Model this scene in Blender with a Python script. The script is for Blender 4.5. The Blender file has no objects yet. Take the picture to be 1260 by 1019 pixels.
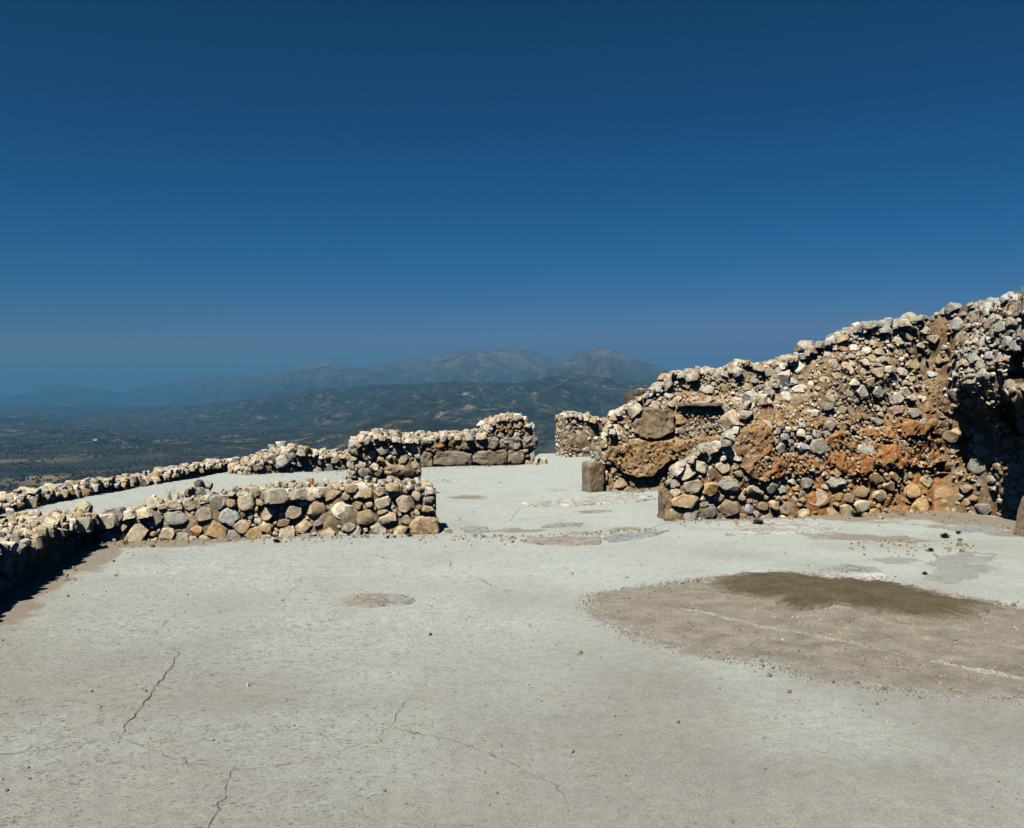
import bpy, bmesh, math
import numpy as np
from mathutils import Vector

scene = bpy.context.scene
COL = scene.collection
rad = math.radians

# ------------------------------------------------------------------ camera, sky, sun
F, CX, HY, EYE = 1150.0, 630.0, 495.0, 1.65      # focal length and horizon row in photo pixels, eye height
cam_d = bpy.data.cameras.new("camera"); cam = bpy.data.objects.new("camera", cam_d); COL.objects.link(cam)
cam_d.sensor_fit = 'HORIZONTAL'; cam_d.sensor_width = 36.0; cam_d.lens = 36.0 * F / 1260.0
cam_d.clip_start = 0.05; cam_d.clip_end = 120000.0
cam.location = (0, 0, EYE)
cam.rotation_euler = (rad(90) - math.atan((509.5 - HY) / F), 0, 0)
scene.camera = cam

SUN_EL, SUN_AZ = rad(57), rad(207)               # azimuth clockwise from +Y: behind the camera, a little to the left
w = bpy.data.worlds.new("World"); scene.world = w; w.use_nodes = True
nt = w.node_tree; nt.nodes.clear()
sky = nt.nodes.new('ShaderNodeTexSky'); sky.sky_type = 'NISHITA'; sky.sun_disc = False
sky.sun_elevation = SUN_EL; sky.sun_rotation = SUN_AZ
sky.altitude = 300; sky.air_density = 1.0; sky.dust_density = 0.6; sky.ozone_density = 4.0
# per-channel response of the slide film's deep polarised blue, capped towards the sun
def _m(op, a, b):
    m = nt.nodes.new('ShaderNodeMath'); m.operation = op; m.inputs[1].default_value = b; nt.links.new(a, m.inputs[0]); return m.outputs[0]
sepc = nt.nodes.new('ShaderNodeSeparateColor'); comb = nt.nodes.new('ShaderNodeCombineColor'); nt.links.new(sky.outputs[0], sepc.inputs[0])
for ch, (pw, k, cap) in enumerate(((4.5, 1500.0, .12), (1.75, 1.95, .24), (2.0, 3.15, .31))):
    q = _m('MINIMUM', _m('MAXIMUM', _m('MULTIPLY', sepc.outputs[ch], 0.05 * (0.55, 0.80, 0.88)[ch]), 0.001), cap)
    nt.links.new(_m('MULTIPLY', _m('POWER', q, pw), 20 * k), comb.inputs[ch])
w.cycles.sampling_method = 'MANUAL'; w.cycles.sample_map_resolution = 512
bg = nt.nodes.new('ShaderNodeBackground'); bg.inputs[1].default_value = 0.05
wo = nt.nodes.new('ShaderNodeOutputWorld')
nt.links.new(comb.outputs[0], bg.inputs[0]); nt.links.new(bg.outputs[0], wo.inputs[0])

sun_d = bpy.data.lights.new("sun", 'SUN'); sun_d.energy = 4.6; sun_d.angle = rad(0.5); sun_d.color = (1.0, 0.955, 0.87)
sun = bpy.data.objects.new("sun", sun_d); COL.objects.link(sun)
sdir = Vector((math.sin(SUN_AZ) * math.cos(SUN_EL), math.cos(SUN_AZ) * math.cos(SUN_EL), math.sin(SUN_EL)))
sun.rotation_euler = sdir.to_track_quat('Z', 'Y').to_euler()
sun.location = (0, -20, 40)

scene.view_settings.view_transform = 'Standard'; scene.view_settings.look = 'None'
scene.view_settings.gamma = 1.0; scene.view_settings.exposure = 0.3
scene.render.engine = 'CYCLES'
scene.cycles.volume_bounces = 0
scene.cycles.max_bounces = 6; scene.cycles.diffuse_bounces = 0

# ------------------------------------------------------------------ noise and mesh helpers
rng = np.random.default_rng(11)

np.seterr(over='ignore')
def _hash(i, j, k):
    h = i * np.uint32(374761393) + j * np.uint32(668265263) + k * np.uint32(2146754880)
    h = (h ^ (h >> np.uint32(13))) * np.uint32(1274126177)
    h = (h ^ (h >> np.uint32(16))) * np.uint32(2246822519)
    h = h ^ (h >> np.uint32(13))
    return h.astype(np.float32) * np.float32(2 / 4294967295.0) - np.float32(1)

def vnoise(p):
    p = np.asarray(p, float); f0 = np.floor(p); t = p - f0; i = f0.astype(np.int64).astype(np.uint32); o1 = np.uint32(1); I = [(i[..., q], i[..., q] + o1) for q in range(3)]
    t = t * t * t * (t * (t * 6 - 15) + 10)
    out = 0
    for a in (0, 1):
        for b in (0, 1):
            for c in (0, 1):
                wgt = (t[..., 0] if a else 1 - t[..., 0]) * (t[..., 1] if b else 1 - t[..., 1]) * (t[..., 2] if c else 1 - t[..., 2])
                out = out + wgt * _hash(I[0][a], I[1][b], I[2][c])
    return out

def fbm(p, n=4, gain=0.5, lac=2.03):
    p = np.asarray(p, float); s = 0; a = 1.0
    for k in range(n):
        s = s + a * vnoise(p + 17.3 * k); p = p * lac; a *= gain
    return s

def n1(a, b, c=0.0):
    a = np.asarray(a, float)
    return np.stack([a, np.broadcast_to(b, a.shape), np.broadcast_to(c, a.shape)], -1)

_ico = {}
def ico(sub):
    if sub not in _ico:
        bm = bmesh.new(); bmesh.ops.create_icosphere(bm, subdivisions=sub, radius=1.0)
        bm.verts.ensure_lookup_table()
        v = np.array([x.co[:] for x in bm.verts]); f = np.array([[y.index for y in x.verts] for x in bm.faces], np.int32)
        bm.free(); _ico[sub] = (v, f)
    return _ico[sub]

class MB:
    """collects triangles with a colour per vertex"""
    def __init__(s): s.v = []; s.f = []; s.c = []; s.n = 0
    def add(s, v, f, c):
        v = np.asarray(v, float); f = np.asarray(f, np.int32)
        c = np.asarray(c, float)
        if c.ndim == 1: c = np.tile(c, (len(v), 1))
        s.v.append(v); s.f.append(f + s.n); s.c.append(c[:, :3]); s.n += len(v)
    def build(s, name, mat, parent=None, smooth=True):
        v = np.concatenate(s.v); f = np.concatenate(s.f); c = np.concatenate(s.c)
        return link(name, v, f, mat, parent, smooth, c, 'Col', 24)

def link(name, v, f, mat, parent=None, smooth=True, c=None, attr='Col', sharp=0):
    v = np.asarray(v, np.float32); f = np.asarray(f, np.int32)
    me = bpy.data.meshes.new(name)
    nf, k = f.shape
    me.vertices.add(len(v)); me.vertices.foreach_set('co', v.ravel())
    me.loops.add(nf * k); me.loops.foreach_set('vertex_index', f.ravel())
    me.polygons.add(nf)
    me.polygons.foreach_set('loop_start', np.arange(0, nf * k, k, dtype=np.int32))
    me.polygons.foreach_set('use_smooth', np.full(nf, smooth, bool))
    if c is not None:
        a = me.color_attributes.new(attr, 'FLOAT_COLOR', 'POINT')
        a.data.foreach_set('color', np.concatenate([c, np.ones((len(c), 1))], 1).astype(np.float32).ravel())
    me.update(calc_edges=True); me.validate()
    if sharp: me.set_sharp_from_angle(angle=rad(sharp))
    me.materials.append(mat)
    o = bpy.data.objects.new(name, me); COL.objects.link(o)
    if parent is not None: o.parent = parent
    return o

def empty(name, loc=(0, 0, 0)):
    o = bpy.data.objects.new(name, None); o.empty_display_size = 0.2; COL.objects.link(o); o.location = loc
    return o

def tag(o, label=None, cat=None, group=None, kind=None):
    if label: o['label'] = label
    if cat: o['category'] = cat
    if group: o['group'] = group
    if kind: o['kind'] = kind
    return o

def gpt(px, py):                                   # where the photograph's pixel meets the level floor
    d = EYE * F / (py - HY); return np.array([(px - CX) / F * d, d])

def pix(P):                                        # photograph pixel of world points
    P = np.asarray(P, float)
    return CX + F * P[..., 0] / P[..., 1], HY - F * (P[..., 2] - EYE) / P[..., 1]

def inside(poly, x, y):
    poly = np.asarray(poly, float); x = np.asarray(x, float); y = np.asarray(y, float)
    r = np.zeros(x.shape, bool); j = len(poly) - 1
    for i in range(len(poly)):
        xi, yi = poly[i]; xj, yj = poly[j]
        cnd = ((yi > y) != (yj > y)) & (x < (xj - xi) * (y - yi) / (yj - yi + 1e-12) + xi)
        r ^= cnd; j = i
    return r

def lerp_tab(tab):
    xs = [a for a, _ in tab]; ys = [b for _, b in tab]
    return lambda t: np.interp(t, xs, ys)

# ------------------------------------------------------------------ materials
def new_mat(name):
    m = bpy.data.materials.new(name); m.use_nodes = True
    nt = m.node_tree; b = nt.nodes['Principled BSDF']
    b.inputs['Roughness'].default_value = 0.92
    b.inputs['Specular IOR Level'].default_value = 0.15
    return m, nt, b

def N(nt, t, **kw):
    n = nt.nodes.new(t)
    for k, v in kw.items(): setattr(n, k, v)
    return n

def noise(nt, scale, detail=4, rough=0.6, vec=None, dist=0.0):
    n = N(nt, 'ShaderNodeTexNoise'); n.inputs['Scale'].default_value = scale
    n.inputs['Detail'].default_value = detail; n.inputs['Roughness'].default_value = rough; n.inputs['Distortion'].default_value = dist
    if vec is not None: nt.links.new(vec, n.inputs['Vector'])
    return n.outputs['Fac']

def ramp(nt, src, stops, interp='LINEAR'):
    r = N(nt, 'ShaderNodeValToRGB'); r.color_ramp.interpolation = interp
    e = r.color_ramp.elements
    while len(e) < len(stops): e.new(0.5)
    for i, (p, c) in enumerate(stops):
        e[i].position = p
        e[i].color = (c, c, c, 1) if not isinstance(c, tuple) else (*c, 1)
    nt.links.new(src, r.inputs[0]); return r.outputs[0]

def mix(nt, fac, a, b, mode='MIX'):
    m = N(nt, 'ShaderNodeMixRGB', blend_type=mode)
    for k, s in ((0, fac), (1, a), (2, b)):
        if isinstance(s, (int, float)): m.inputs[k].default_value = s if k == 0 else (s, s, s, 1)
        elif isinstance(s, tuple): m.inputs[k].default_value = (*s, 1)
        else: nt.links.new(s, m.inputs[k])
    return m.outputs[0]

def math_(nt, op, a, b=0.0):
    m = N(nt, 'ShaderNodeMath', operation=op)
    for k, s in ((0, a), (1, b)):
        if isinstance(s, (int, float)): m.inputs[k].default_value = s
        else: nt.links.new(s, m.inputs[k])
    return m.outputs[0]

def bump(nt, b, h, dist, strength=1.0):
    n = N(nt, 'ShaderNodeBump'); n.inputs['Distance'].default_value = dist; n.inputs['Strength'].default_value = strength
    nt.links.new(h, n.inputs['Height']); nt.links.new(n.outputs[0], b.inputs['Normal'])

def position(nt):
    return N(nt, 'ShaderNodeNewGeometry').outputs['Position']

def stone_material(name, bump_d=0.016, sc=1.0, lo=0.55, hi=1.38, gain=(1.42, 1.36, 1.25)):
    m, nt, b = new_mat(name); p = position(nt)
    c = N(nt, 'ShaderNodeAttribute', attribute_name='Col').outputs['Color']
    v = ramp(nt, noise(nt, 26 * sc, 5, 0.7, p), [(0.3, lo), (0.7, hi)])
    c = mix(nt, 1.0, c, v, 'MULTIPLY')
    pit = ramp(nt, noise(nt, 60 * sc, 3, 0.6, p), [(0.27, 0.45), (0.40, 1.0)])
    c = mix(nt, 1.0, c, pit, 'MULTIPLY')
    och = ramp(nt, noise(nt, 7 * sc, 4, 0.6, p), [(0.54, 0.0), (0.74, 0.42)])
    c = mix(nt, och, c, (0.36, 0.22, 0.10)); c = mix(nt, 1.0, c, gain, 'MULTIPLY')
    nt.links.new(c, b.inputs['Base Color'])
    h = mix(nt, 0.45, noise(nt, 18 * sc, 6, 0.65, p), noise(nt, 70 * sc, 5, 0.7, p))
    bump(nt, b, h, bump_d, 0.9)
    return m

M_STONE = stone_material('weathered_limestone')
M_EARTH = stone_material('earth_and_lime_mortar', 0.03, 0.8, 0.55, 1.35, (1.3, 1.18, 1.02))
M_SLAB = stone_material('dressed_conglomerate', 0.028, 1.2, 0.45, 1.5, (1.25, 1.18, 1.06))
M_PEBBLE = stone_material('floor_gravel', 0.004, 2.0, 0.6, 1.3, (1.0, 0.97, 0.9))

# ------------------------------------------------------------------ stones
PAL = {
    'beige': (0.47, 0.41, 0.31), 'tan': (0.42, 0.33, 0.21), 'ochre': (0.42, 0.28, 0.13), 'grey': (0.32, 0.32, 0.29),
    'dgrey': (0.19, 0.21, 0.21), 'white': (0.62, 0.58, 0.49), 'orange': (0.40, 0.20, 0.08), 'brown': (0.27, 0.19, 0.12),
    'red': (0.34, 0.15, 0.08), 'blue': (0.40, 0.44, 0.46), 'pink': (0.42, 0.31, 0.25),
}
def pick(weights):
    k = list(weights); p = np.array([weights[x] for x in k], float); p /= p.sum()
    c = np.array(PAL[k[rng.choice(len(k), p=p)]])
    return np.clip(c * rng.uniform(0.78, 1.18) * (1 + rng.uniform(-0.05, 0.05, 3)), 0.02, 0.8)

LIGHT = {'beige': 5, 'white': 4, 'grey': 3, 'tan': 2, 'blue': 2, 'ochre': 1}
MIXED = {'beige': 5, 'tan': 4, 'grey': 4, 'ochre': 2, 'white': 2, 'dgrey': 1, 'brown': 1, 'blue': 1}
RUSTY = {'ochre': 6, 'tan': 4, 'orange': 4, 'brown': 1, 'beige': 2, 'grey': 1, 'pink': 1}
GREYS = {'blue': 4, 'grey': 5, 'white': 3, 'beige': 2, 'dgrey': 2, 'tan': 1}
PINKS = {'pink': 4, 'tan': 4, 'beige': 2, 'grey': 2, 'brown': 2, 'red': 1}
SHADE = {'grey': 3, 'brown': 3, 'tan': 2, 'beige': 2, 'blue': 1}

def stone(mb, O, E, poly, col, sub=3, depth=None, front=0.0, ang=1.0, col2=None, flat=0.25, rough=1.0, smooth=1):
    """one stone: a body that fills the polygon poly (metres, about the centre O) in the plane of E[0], E[1] and bulges along E[2]"""
    V, Fc = ico(sub)
    x, y, z = V[:, 0], V[:, 1], V[:, 2]
    phi = np.arctan2(y, x); ct = np.hypot(x, y)
    K = 72; th = np.arange(K) / K * 2 * np.pi
    R = np.full(K, 1e9); q = np.asarray(poly); q2 = np.roll(q, -1, 0)
    for a, b in zip(q, q2):
        e = b - a; nn = np.array([e[1], -e[0]]); ln = np.hypot(*nn)
        if ln < 1e-9: continue
        nn = nn / ln; dd = nn @ a
        den = nn[0] * np.cos(th) + nn[1] * np.sin(th)
        with np.errstate(divide='ignore', invalid='ignore'):
            r = np.where(den > 1e-6, dd / den, 1e9)
        R = np.minimum(R, np.where(r > 0, r, R))
    R = np.minimum(R, np.hypot(*np.asarray(poly).T).max()); R = np.minimum(R, 2.2 * np.median(R))
    for _ in range(smooth): R = (np.roll(R, 1) + 2 * R + np.roll(R, -1)) / 4
    mR = R.mean()
    Rv = np.interp(phi % (2 * np.pi), np.append(th, 2 * np.pi), np.append(R, R[0]))
    T = depth if depth else mR * rng.uniform(0.5, 0.8)
    rho = ct ** flat; zz = np.sign(z) * np.abs(z) ** 0.32
    P = np.stack([Rv * rho * np.cos(phi), Rv * rho * np.sin(phi), T * zz], 1)
    off = rng.uniform(-50, 50, 3); sz = np.array([mR, mR, T])
    P = P + V * sz * (fbm(V * 1.3 + off, 2) * 0.16 * rough)[:, None]
    for _ in range(int(rng.integers(6, 12) * ang)):
        nn = rng.normal(size=3); nn[2] = abs(nn[2]) * 0.75; nn /= np.linalg.norm(nn)
        d = P @ nn; m = d.max(); t = m * rng.uniform(0.66, 0.95)
        P = P - np.maximum(d - t, 0)[:, None] * nn * 0.98
    rg = 1 - 2 * np.abs(fbm(V * 2.6 + off + 4, 2))
    nz = rg * 0.03 + fbm(V * 6 + off, 3) * 0.03
    P = P + V * (nz * mR * rough)[:, None]
    P[:, 2] += front - T
    col = np.array(col) * 0.8 + np.array((0.36, 0.31, 0.235)) * 0.2
    c = np.tile(col, (len(P), 1))
    s = np.clip(fbm(V * 1.3 + off + 9, 3) * 1.0 + 0.05, 0, 1)[:, None]
    c = c * (1 - s * 0.7) + (np.array(col2) if col2 is not None else np.array((0.40, 0.27, 0.14)) if rng.random() < 0.45 else np.array((0.33, 0.31, 0.27)) if rng.random() < .6 else np.array((.5, .47, .40))) * s * 0.7
    c = c * (1 + 0.22 * fbm(V * 3.4 + off, 3))[:, None]
    mb.add(O + P @ np.asarray(E), Fc, np.clip(c, 0.015, 0.85))

_cube = {}
def cube(n):
    if n not in _cube:
        bm = bmesh.new(); bmesh.ops.create_cube(bm, size=2.0)
        bmesh.ops.subdivide_edges(bm, edges=bm.edges[:], cuts=n, use_grid_fill=True); bmesh.ops.triangulate(bm, faces=bm.faces[:])
        bm.verts.ensure_lookup_table()
        _cube[n] = (np.array([v.co[:] for v in bm.verts]), np.array([[v.index for v in f.verts] for f in bm.faces], np.int32)); bm.free()
    return _cube[n]

def block(mb, O, E, size, col, col2=None, k=9, amp=0.012, chips=5, planes=(), front=None, n=18):
    """a squared block with worn corners; planes = extra cuts (normal, offset) in its own axes"""
    q, f = cube(n); h = np.array(size) / 2
    q = np.sign(q) * np.abs(q) ** 0.8
    P = q / (np.abs(q) ** k).sum(1)[:, None] ** (1 / k) * h
    off = rng.uniform(-50, 50, 3)
    P = P + (P / h) * (fbm(P * 3.5 + off, 3) * amp * 1.6)[:, None]
    for _ in range(chips):
        nn = rng.choice([-1, 1], 3) * rng.uniform(.25, 1, 3) / h; nn /= np.linalg.norm(nn); d = P @ nn
        t = d.max() * rng.uniform(0.86, 0.98); P = P - np.maximum(d - t, 0)[:, None] * nn * .95
    for nn, t in planes:
        nn = np.array(nn, float) / np.linalg.norm(nn); d = P @ nn; P = P - np.maximum(d - t, 0)[:, None] * nn
    P = P + (P / h) * (fbm(P * 14 + off, 3) * amp)[:, None]
    c = np.tile(np.array(col, float), (len(P), 1)); s = np.clip(fbm(P * 3.0 + off, 4) * .9 + .1, 0, 1)[:, None]
    c = c * (1 - s * .7) + np.array(col2 if col2 is not None else (0.33, 0.30, 0.25)) * s * .7
    c = c * (1 + .25 * fbm(P * 11 + off, 3))[:, None]
    if front is not None: P[:, 2] += front - h[2]
    mb.add(O + P @ np.asarray(E), f, np.clip(c, .015, .8))

def clip_poly(poly, nn, d):
    out = []; k = len(poly)
    for i in range(k):
        a, b = poly[i], poly[(i + 1) % k]; da, db = a @ nn - d, b @ nn - d
        if da <= 0: out.append(a)
        if (da < 0 < db) or (db < 0 < da): out.append(a + (b - a) * (da / (da - db)))
    return out

def pack(b, mask, tiers, asp=1.3, scale=None, seeds=None, tight=0.84):
    """non-overlapping discs in the rectangle b=(u0,u1,v0,v1); returns centres, radii, fixed indices"""
    C = np.zeros((20000, 2)); R = np.zeros(20000); n = 0
    for (u, v, r) in (seeds or []):
        C[n] = (u / asp, v); R[n] = r; n += 1
    for r0, r1, tries in tiers:
        U = rng.uniform(b[0], b[1], tries); Vv = rng.uniform(b[2], b[3], tries)
        rr = rng.uniform(r0, r1, tries)
        if scale is not None: rr = rr * scale(U, Vv)
        ok = mask(U, Vv)
        for u, v, r in zip(U[ok] / asp, Vv[ok], rr[ok]):
            if n:
                dd = (C[:n, 0] - u) ** 2 + (C[:n, 1] - v) ** 2
                if (dd < ((R[:n] + r) * tight) ** 2).any(): continue
            C[n] = (u, v); R[n] = r; n += 1
    return C[:n].copy(), R[:n].copy()

def cells(C, R, asp, gap=0.004, reach=1.5):
    out = []
    for i in range(len(C)):
        d = np.hypot(*(C - C[i]).T); nb = np.nonzero((d < (R + R[i]) * 1.75) & (d > 1e-9))[0]
        k = int(rng.integers(6, 10)); a0 = rng.random() * 6.28
        poly = [np.array([math.cos(a0 + t * 2 * math.pi / k), math.sin(a0 + t * 2 * math.pi / k)]) * R[i] * reach * rng.uniform(.82, 1.05) for t in range(k)]
        for j in nb:
            v = C[j] - C[i]; L = d[j]; nn = v / L
            off = (L * L + R[i] ** 2 - R[j] ** 2) / (2 * L)
            poly = clip_poly(poly, nn, off - gap)
            if len(poly) < 3: break
        if len(poly) < 3: out.append(None); continue
        poly = np.array(poly) * np.array([asp, 1.0])
        out.append(poly)
    return out

def frame(P, a, b):
    h = 0.02
    o = P(a, b); e1 = P(a + h, b) - P(a - h, b); e2 = P(a, b + h) - P(a, b - h)
    e1 = e1 / np.linalg.norm(e1); e2 = e2 - e1 * (e1 @ e2); e2 = e2 / np.linalg.norm(e2)
    return o, np.array([e1, e2, np.cross(e1, e2)])

def lay(P, b, mask, tiers, colour, mb, asp=1.3, scale=None, gap=0.004, front=(-0.025, 0.015), sub=None, ang=1.0, seeds=None, tight=0.84, special=None):
    """fills a surface P(a,b) with packed stones; special(i, poly, O, E) may build a seed stone its own way and return True"""
    C, R = pack(b, mask, tiers, asp, scale, [s[:3] for s in seeds] if seeds else None, tight)
    ns = len(seeds) if seeds else 0
    cl = cells(C, R, asp, gap)
    for i, poly in enumerate(cl):
        if poly is None: continue
        q = clip_poly(list(poly), np.array([1., 0]), b[1] - C[i, 0] * asp); q = clip_poly(q, np.array([-1., 0]), C[i, 0] * asp - b[0]) if len(q) > 2 else q
        if len(q) < 3: continue
        poly = np.array(q)
        O, E = frame(P, C[i, 0] * asp, C[i, 1])
        cn = (poly.min(0) + poly.max(0)) / 2; poly = poly - cn; O = O + cn @ E[:2]
        if np.ptp(poly, 0).min() < 0.012: continue
        if i < ns and special is not None and special(i, poly, O, E): continue
        px, py = pix(O)
        rpx = R[i] * F / max(O[1], 1)
        s = sub if sub else (4 if rpx > 13 else 3 if rpx > 4.5 else 2)
        tl = rng.normal(0, 0.10, 2)
        E2 = E.copy(); E2[2] = E[2] + E[0] * tl[0] + E[1] * tl[1]
        stone(mb, O, E2, poly, colour(px, py, C[i, 0] * asp, C[i, 1]), s, None, rng.uniform(*front), ang)

# ------------------------------------------------------------------ wall path and core
class Path:
    def __init__(s, pts, blend=0.12):
        s.p = np.array(pts, float); s.seg = np.hypot(*np.diff(s.p, axis=0).T)
        s.cum = np.append(0, np.cumsum(s.seg)); s.L = s.cum[-1]; s.blend = blend
        d = np.diff(s.p, axis=0) / s.seg[:, None]; s.nrm = np.stack([d[:, 1], -d[:, 0]], 1); s.dir = d
    def at(s, t):
        t = np.asarray(t, float)
        i = np.clip(np.searchsorted(s.cum, t, side='right') - 1, 0, len(s.seg) - 1)
        return s.p[i] + s.dir[i] * (t - s.cum[i])[..., None]
    def n(s, t):
        t = np.asarray(t, float); o = 0
        for k in np.linspace(-1, 1, 9):
            i = np.clip(np.searchsorted(s.cum, t + k * s.blend, side='right') - 1, 0, len(s.seg) - 1); o = o + s.nrm[i]
        return o / np.linalg.norm(o, axis=-1)[..., None]

class Wall:
    bdir = None
    crest = 0.0
    def back(s, t):
        return -s.path.n(t) if s.bdir is None else s.bdir(t, -s.path.n(t))
    def __init__(s, pts, H, th, setback=None, blend=0.12):
        s.path = Path(pts, blend); h0 = lerp_tab(H); sd = pts[0][0] * 7.0
        s.H = lambda t: h0(t) + s.crest * (fbm(n1(np.asarray(t, float) * 2.2, sd, 1.0), 4, .6)); s.th = th if callable(th) else (lambda t: th)
        s.S = setback or (lambda t, v: 0.0 * t)
    def front(s, t, v):
        t = np.asarray(t, float); v = np.asarray(v, float)
        b = s.path.at(t); n = s.path.n(t); q = b - n * np.asarray(s.S(t, v))[..., None]
        return np.concatenate([q, v[..., None]], -1)
    def top(s, t, wd):
        t = np.asarray(t, float); wd = np.asarray(wd, float)
        b = s.path.at(t); n = s.path.n(t); h = s.H(t)
        q = b - n * np.asarray(s.S(t, h))[..., None] + s.back(t) * wd[..., None]
        return np.concatenate([q, np.broadcast_to(h, wd.shape)[..., None]], -1)
    def end(s, right):
        t0 = s.path.L if right else 0.0
        b = s.path.at(t0); n = s.path.n(t0)
        if right: return lambda a, v: np.array([*(b - n * a), v])
        return lambda a, v: np.array([*(b - n * (s.th(0.0) - a)), v])
    def core(s, name, mat, parent, inset, colour, du=0.05, dv=0.05, amp=0.03, nt=8, top_amp=0.03, creep=0.045, grit=0.008):
        nu = max(4, int(s.path.L / du)); t = np.linspace(0, s.path.L, nu + 1); h = s.H(t)
        nv = max(4, int(h.max() / dv)); f = np.linspace(-0.12 / max(h.max(), .3), 1, nv + 1)
        TT, FF = np.meshgrid(t, f, indexing='ij'); VV = FF * h[:, None]
        P = s.front(TT, VV); n = s.path.n(TT)
        ins = inset(TT, VV, P); na = np.where((ins > 0.03) & (ins < 0.2), 0.4, 1.0); ins = ins - creep * np.clip(fbm(P * 2.2 + 60, 3) + 0.1, -0.5, 1)
        d = fbm(P * 5.0 + 3, 4) * amp * na + fbm(P * 17.0 + 8, 3) * grit * (0.4 + 0.6 * na) - ins
        P[..., :2] += n * d[..., None]
        kind = np.zeros(P.shape[:2])
        wd = np.linspace(0, 1, nt + 1)[1:]
        th = np.array([s.th(x) for x in t])
        TP = []
        for q in wd:
            X = s.top(t, np.full_like(t, 1.0) * (ins[:, -1] + (th - 2 * ins[:, -1]) * q)); X[:, 2] += fbm(X * 4.0, 3) * top_amp - 0.02; TP.append(X)
        B = TP[-1].copy(); B[:, 2] = -0.6
        allP = np.concatenate([P, np.stack(TP, 1), B[:, None]], 1)
        nr = allP.shape[1]; idx = np.arange(allP.size // 3).reshape(nu + 1, nr)
        q = np.stack([idx[:-1, :-1], idx[1:, :-1], idx[1:, 1:], idx[:-1, 1:]], -1).reshape(-1, 4)
        v = allP.reshape(-1, 3)
        f3 = np.concatenate([q[:, [0, 1, 2]], q[:, [0, 2, 3]]])
        caps = []
        for e, flip in ((0, True), (nu, False)):
            ring = idx[e]; c = [(ring[0], ring[k], ring[k + 1]) for k in range(1, nr - 1)]
            caps += [(a, cc, bb) if flip else (a, bb, cc) for a, bb, cc in c]
        f3 = np.concatenate([f3, np.array(caps, np.int32)])
        c = colour(v)
        return link(name, v, f3, mat, parent, True, c, 'Col', 50)

def earth_col(base, alt, alt2=None):
    base, alt = np.array(base), np.array(alt)
    def f(v):
        s = np.clip(fbm(v * 1.7 + 40, 4) * 0.8 + 0.5, 0, 1)[:, None]
        c = base * (1 - s) + alt * s
        k = np.clip(fbm(v * 9 + 7, 3) * 1.2 - 0.35, 0, 1)[:, None]
        c = c * (1 - k) + (np.array(alt2) if alt2 is not None else np.array((0.45, 0.38, 0.28))) * k
        return np.clip(c * (1 + 0.25 * fbm(v * 22, 2))[:, None], 0.02, 0.7)
    return f
MORTAR = earth_col((0.22, 0.17, 0.115), (0.30, 0.24, 0.165))
RUBBLE_EARTH = earth_col((0.27, 0.165, 0.085), (0.30, 0.21, 0.12), (0.40, 0.33, 0.24))

def rock(mb, p, r, col, sub=3, squash=(0.6, 0.85), ang=1.2, **kw):
    """a loose stone resting at p"""
    a = rng.random() * 6.28; k = int(rng.integers(5, 8))
    poly = np.array([[math.cos(t * 2 * math.pi / k) * r * rng.uniform(0.8, 1.3), math.sin(t * 2 * math.pi / k) * r * rng.uniform(0.6, 1.0)] for t in range(k)])
    E = np.array([[math.cos(a), math.sin(a), 0], [-math.sin(a), math.cos(a), 0], [0, 0, 1.0]])
    tl = rng.normal(0, 0.18, 2); E[2, :2] = tl
    T = r * rng.uniform(*squash)
    stone(mb, np.asarray(p, float), E, poly, col, sub, T, 2 * T * 0.86, ang, **kw)

def cap_stones(mb, wall, t0, t1, n, r, pal, w0=0.05, w1=None, sub=3, lift=0.0, dens=None):
    for _ in range(n):
        t = rng.uniform(t0, t1)
        if dens is not None and rng.random() > dens(t): continue
        wd = rng.uniform(w0, (w1 if w1 is not None else wall.th(t) - 0.05))
        p = wall.top(np.array(t), np.array(wd)); rr = rng.uniform(*r)
        p[2] += -0.35 * rr + rng.uniform(0, lift)
        rpx = rr * F / max(p[1], 1)
        rock(mb, p, rr, pick(pal), 3 if rpx > 4 else 2)

# ------------------------------------------------------------------ ground: the plastered floor of the palace
def seg_dist(x, y, pts):
    d = np.full(np.shape(x), 1e9)
    for (x0, y0), (x1, y1) in zip(pts[:-1], pts[1:]):
        ex, ey = x1 - x0, y1 - y0; t = np.clip(((x - x0) * ex + (y - y0) * ey) / (ex * ex + ey * ey), 0, 1)
        d = np.minimum(d, np.hypot(x - x0 - t * ex, y - y0 - t * ey))
    return d

A_PTS = [(-4.93, 10.97), (-0.94, 11.68)]
I_PTS = [(-3.60, 4.6), (-4.24, 7.74), (-4.98, 11.2)]
B_PTS = [(2.12, 12.82), (6.36, 14.06), (6.55, 11.9), (6.75, 7.5)]
C_PTS = [(1.72, 17.25), (6.6, 18.7)]
H_PTS = [(-7.45, 12.3), (-7.50, 13.65), (-7.54, 16.36), (-7.15, 19.05), (-6.78, 21.9), (-6.62, 23.4)]
E_PTS = [(-2.75, 23.35), (0.62, 25.0)]
G_PTS = [(-5.95, 21.0), (-4.75, 22.3), (-3.4, 23.2)]
F_PTS = [(-2.74, 16.0), (-1.60, 16.3)]
D_PTS = [(1.62, 28.3), (5.5, 29.5)]

FLOOR = [(-8.6, -7), (-8.6, 12.6), (-8.0, 15.2), (-7.9, 19.2), (-7.5, 21.8), (-7.0, 24.0), (-4, 25.0), (-2.5, 25.8), (0.6, 27.0), (0.9, 30.2), (6, 31), (9.5, 22), (9.5, -7)]
def floor_z(x, y):
    return 0.018 * fbm(n1(np.asarray(x, float) * 0.5, np.asarray(y, float) * 0.5, 3.3), 3)

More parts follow.
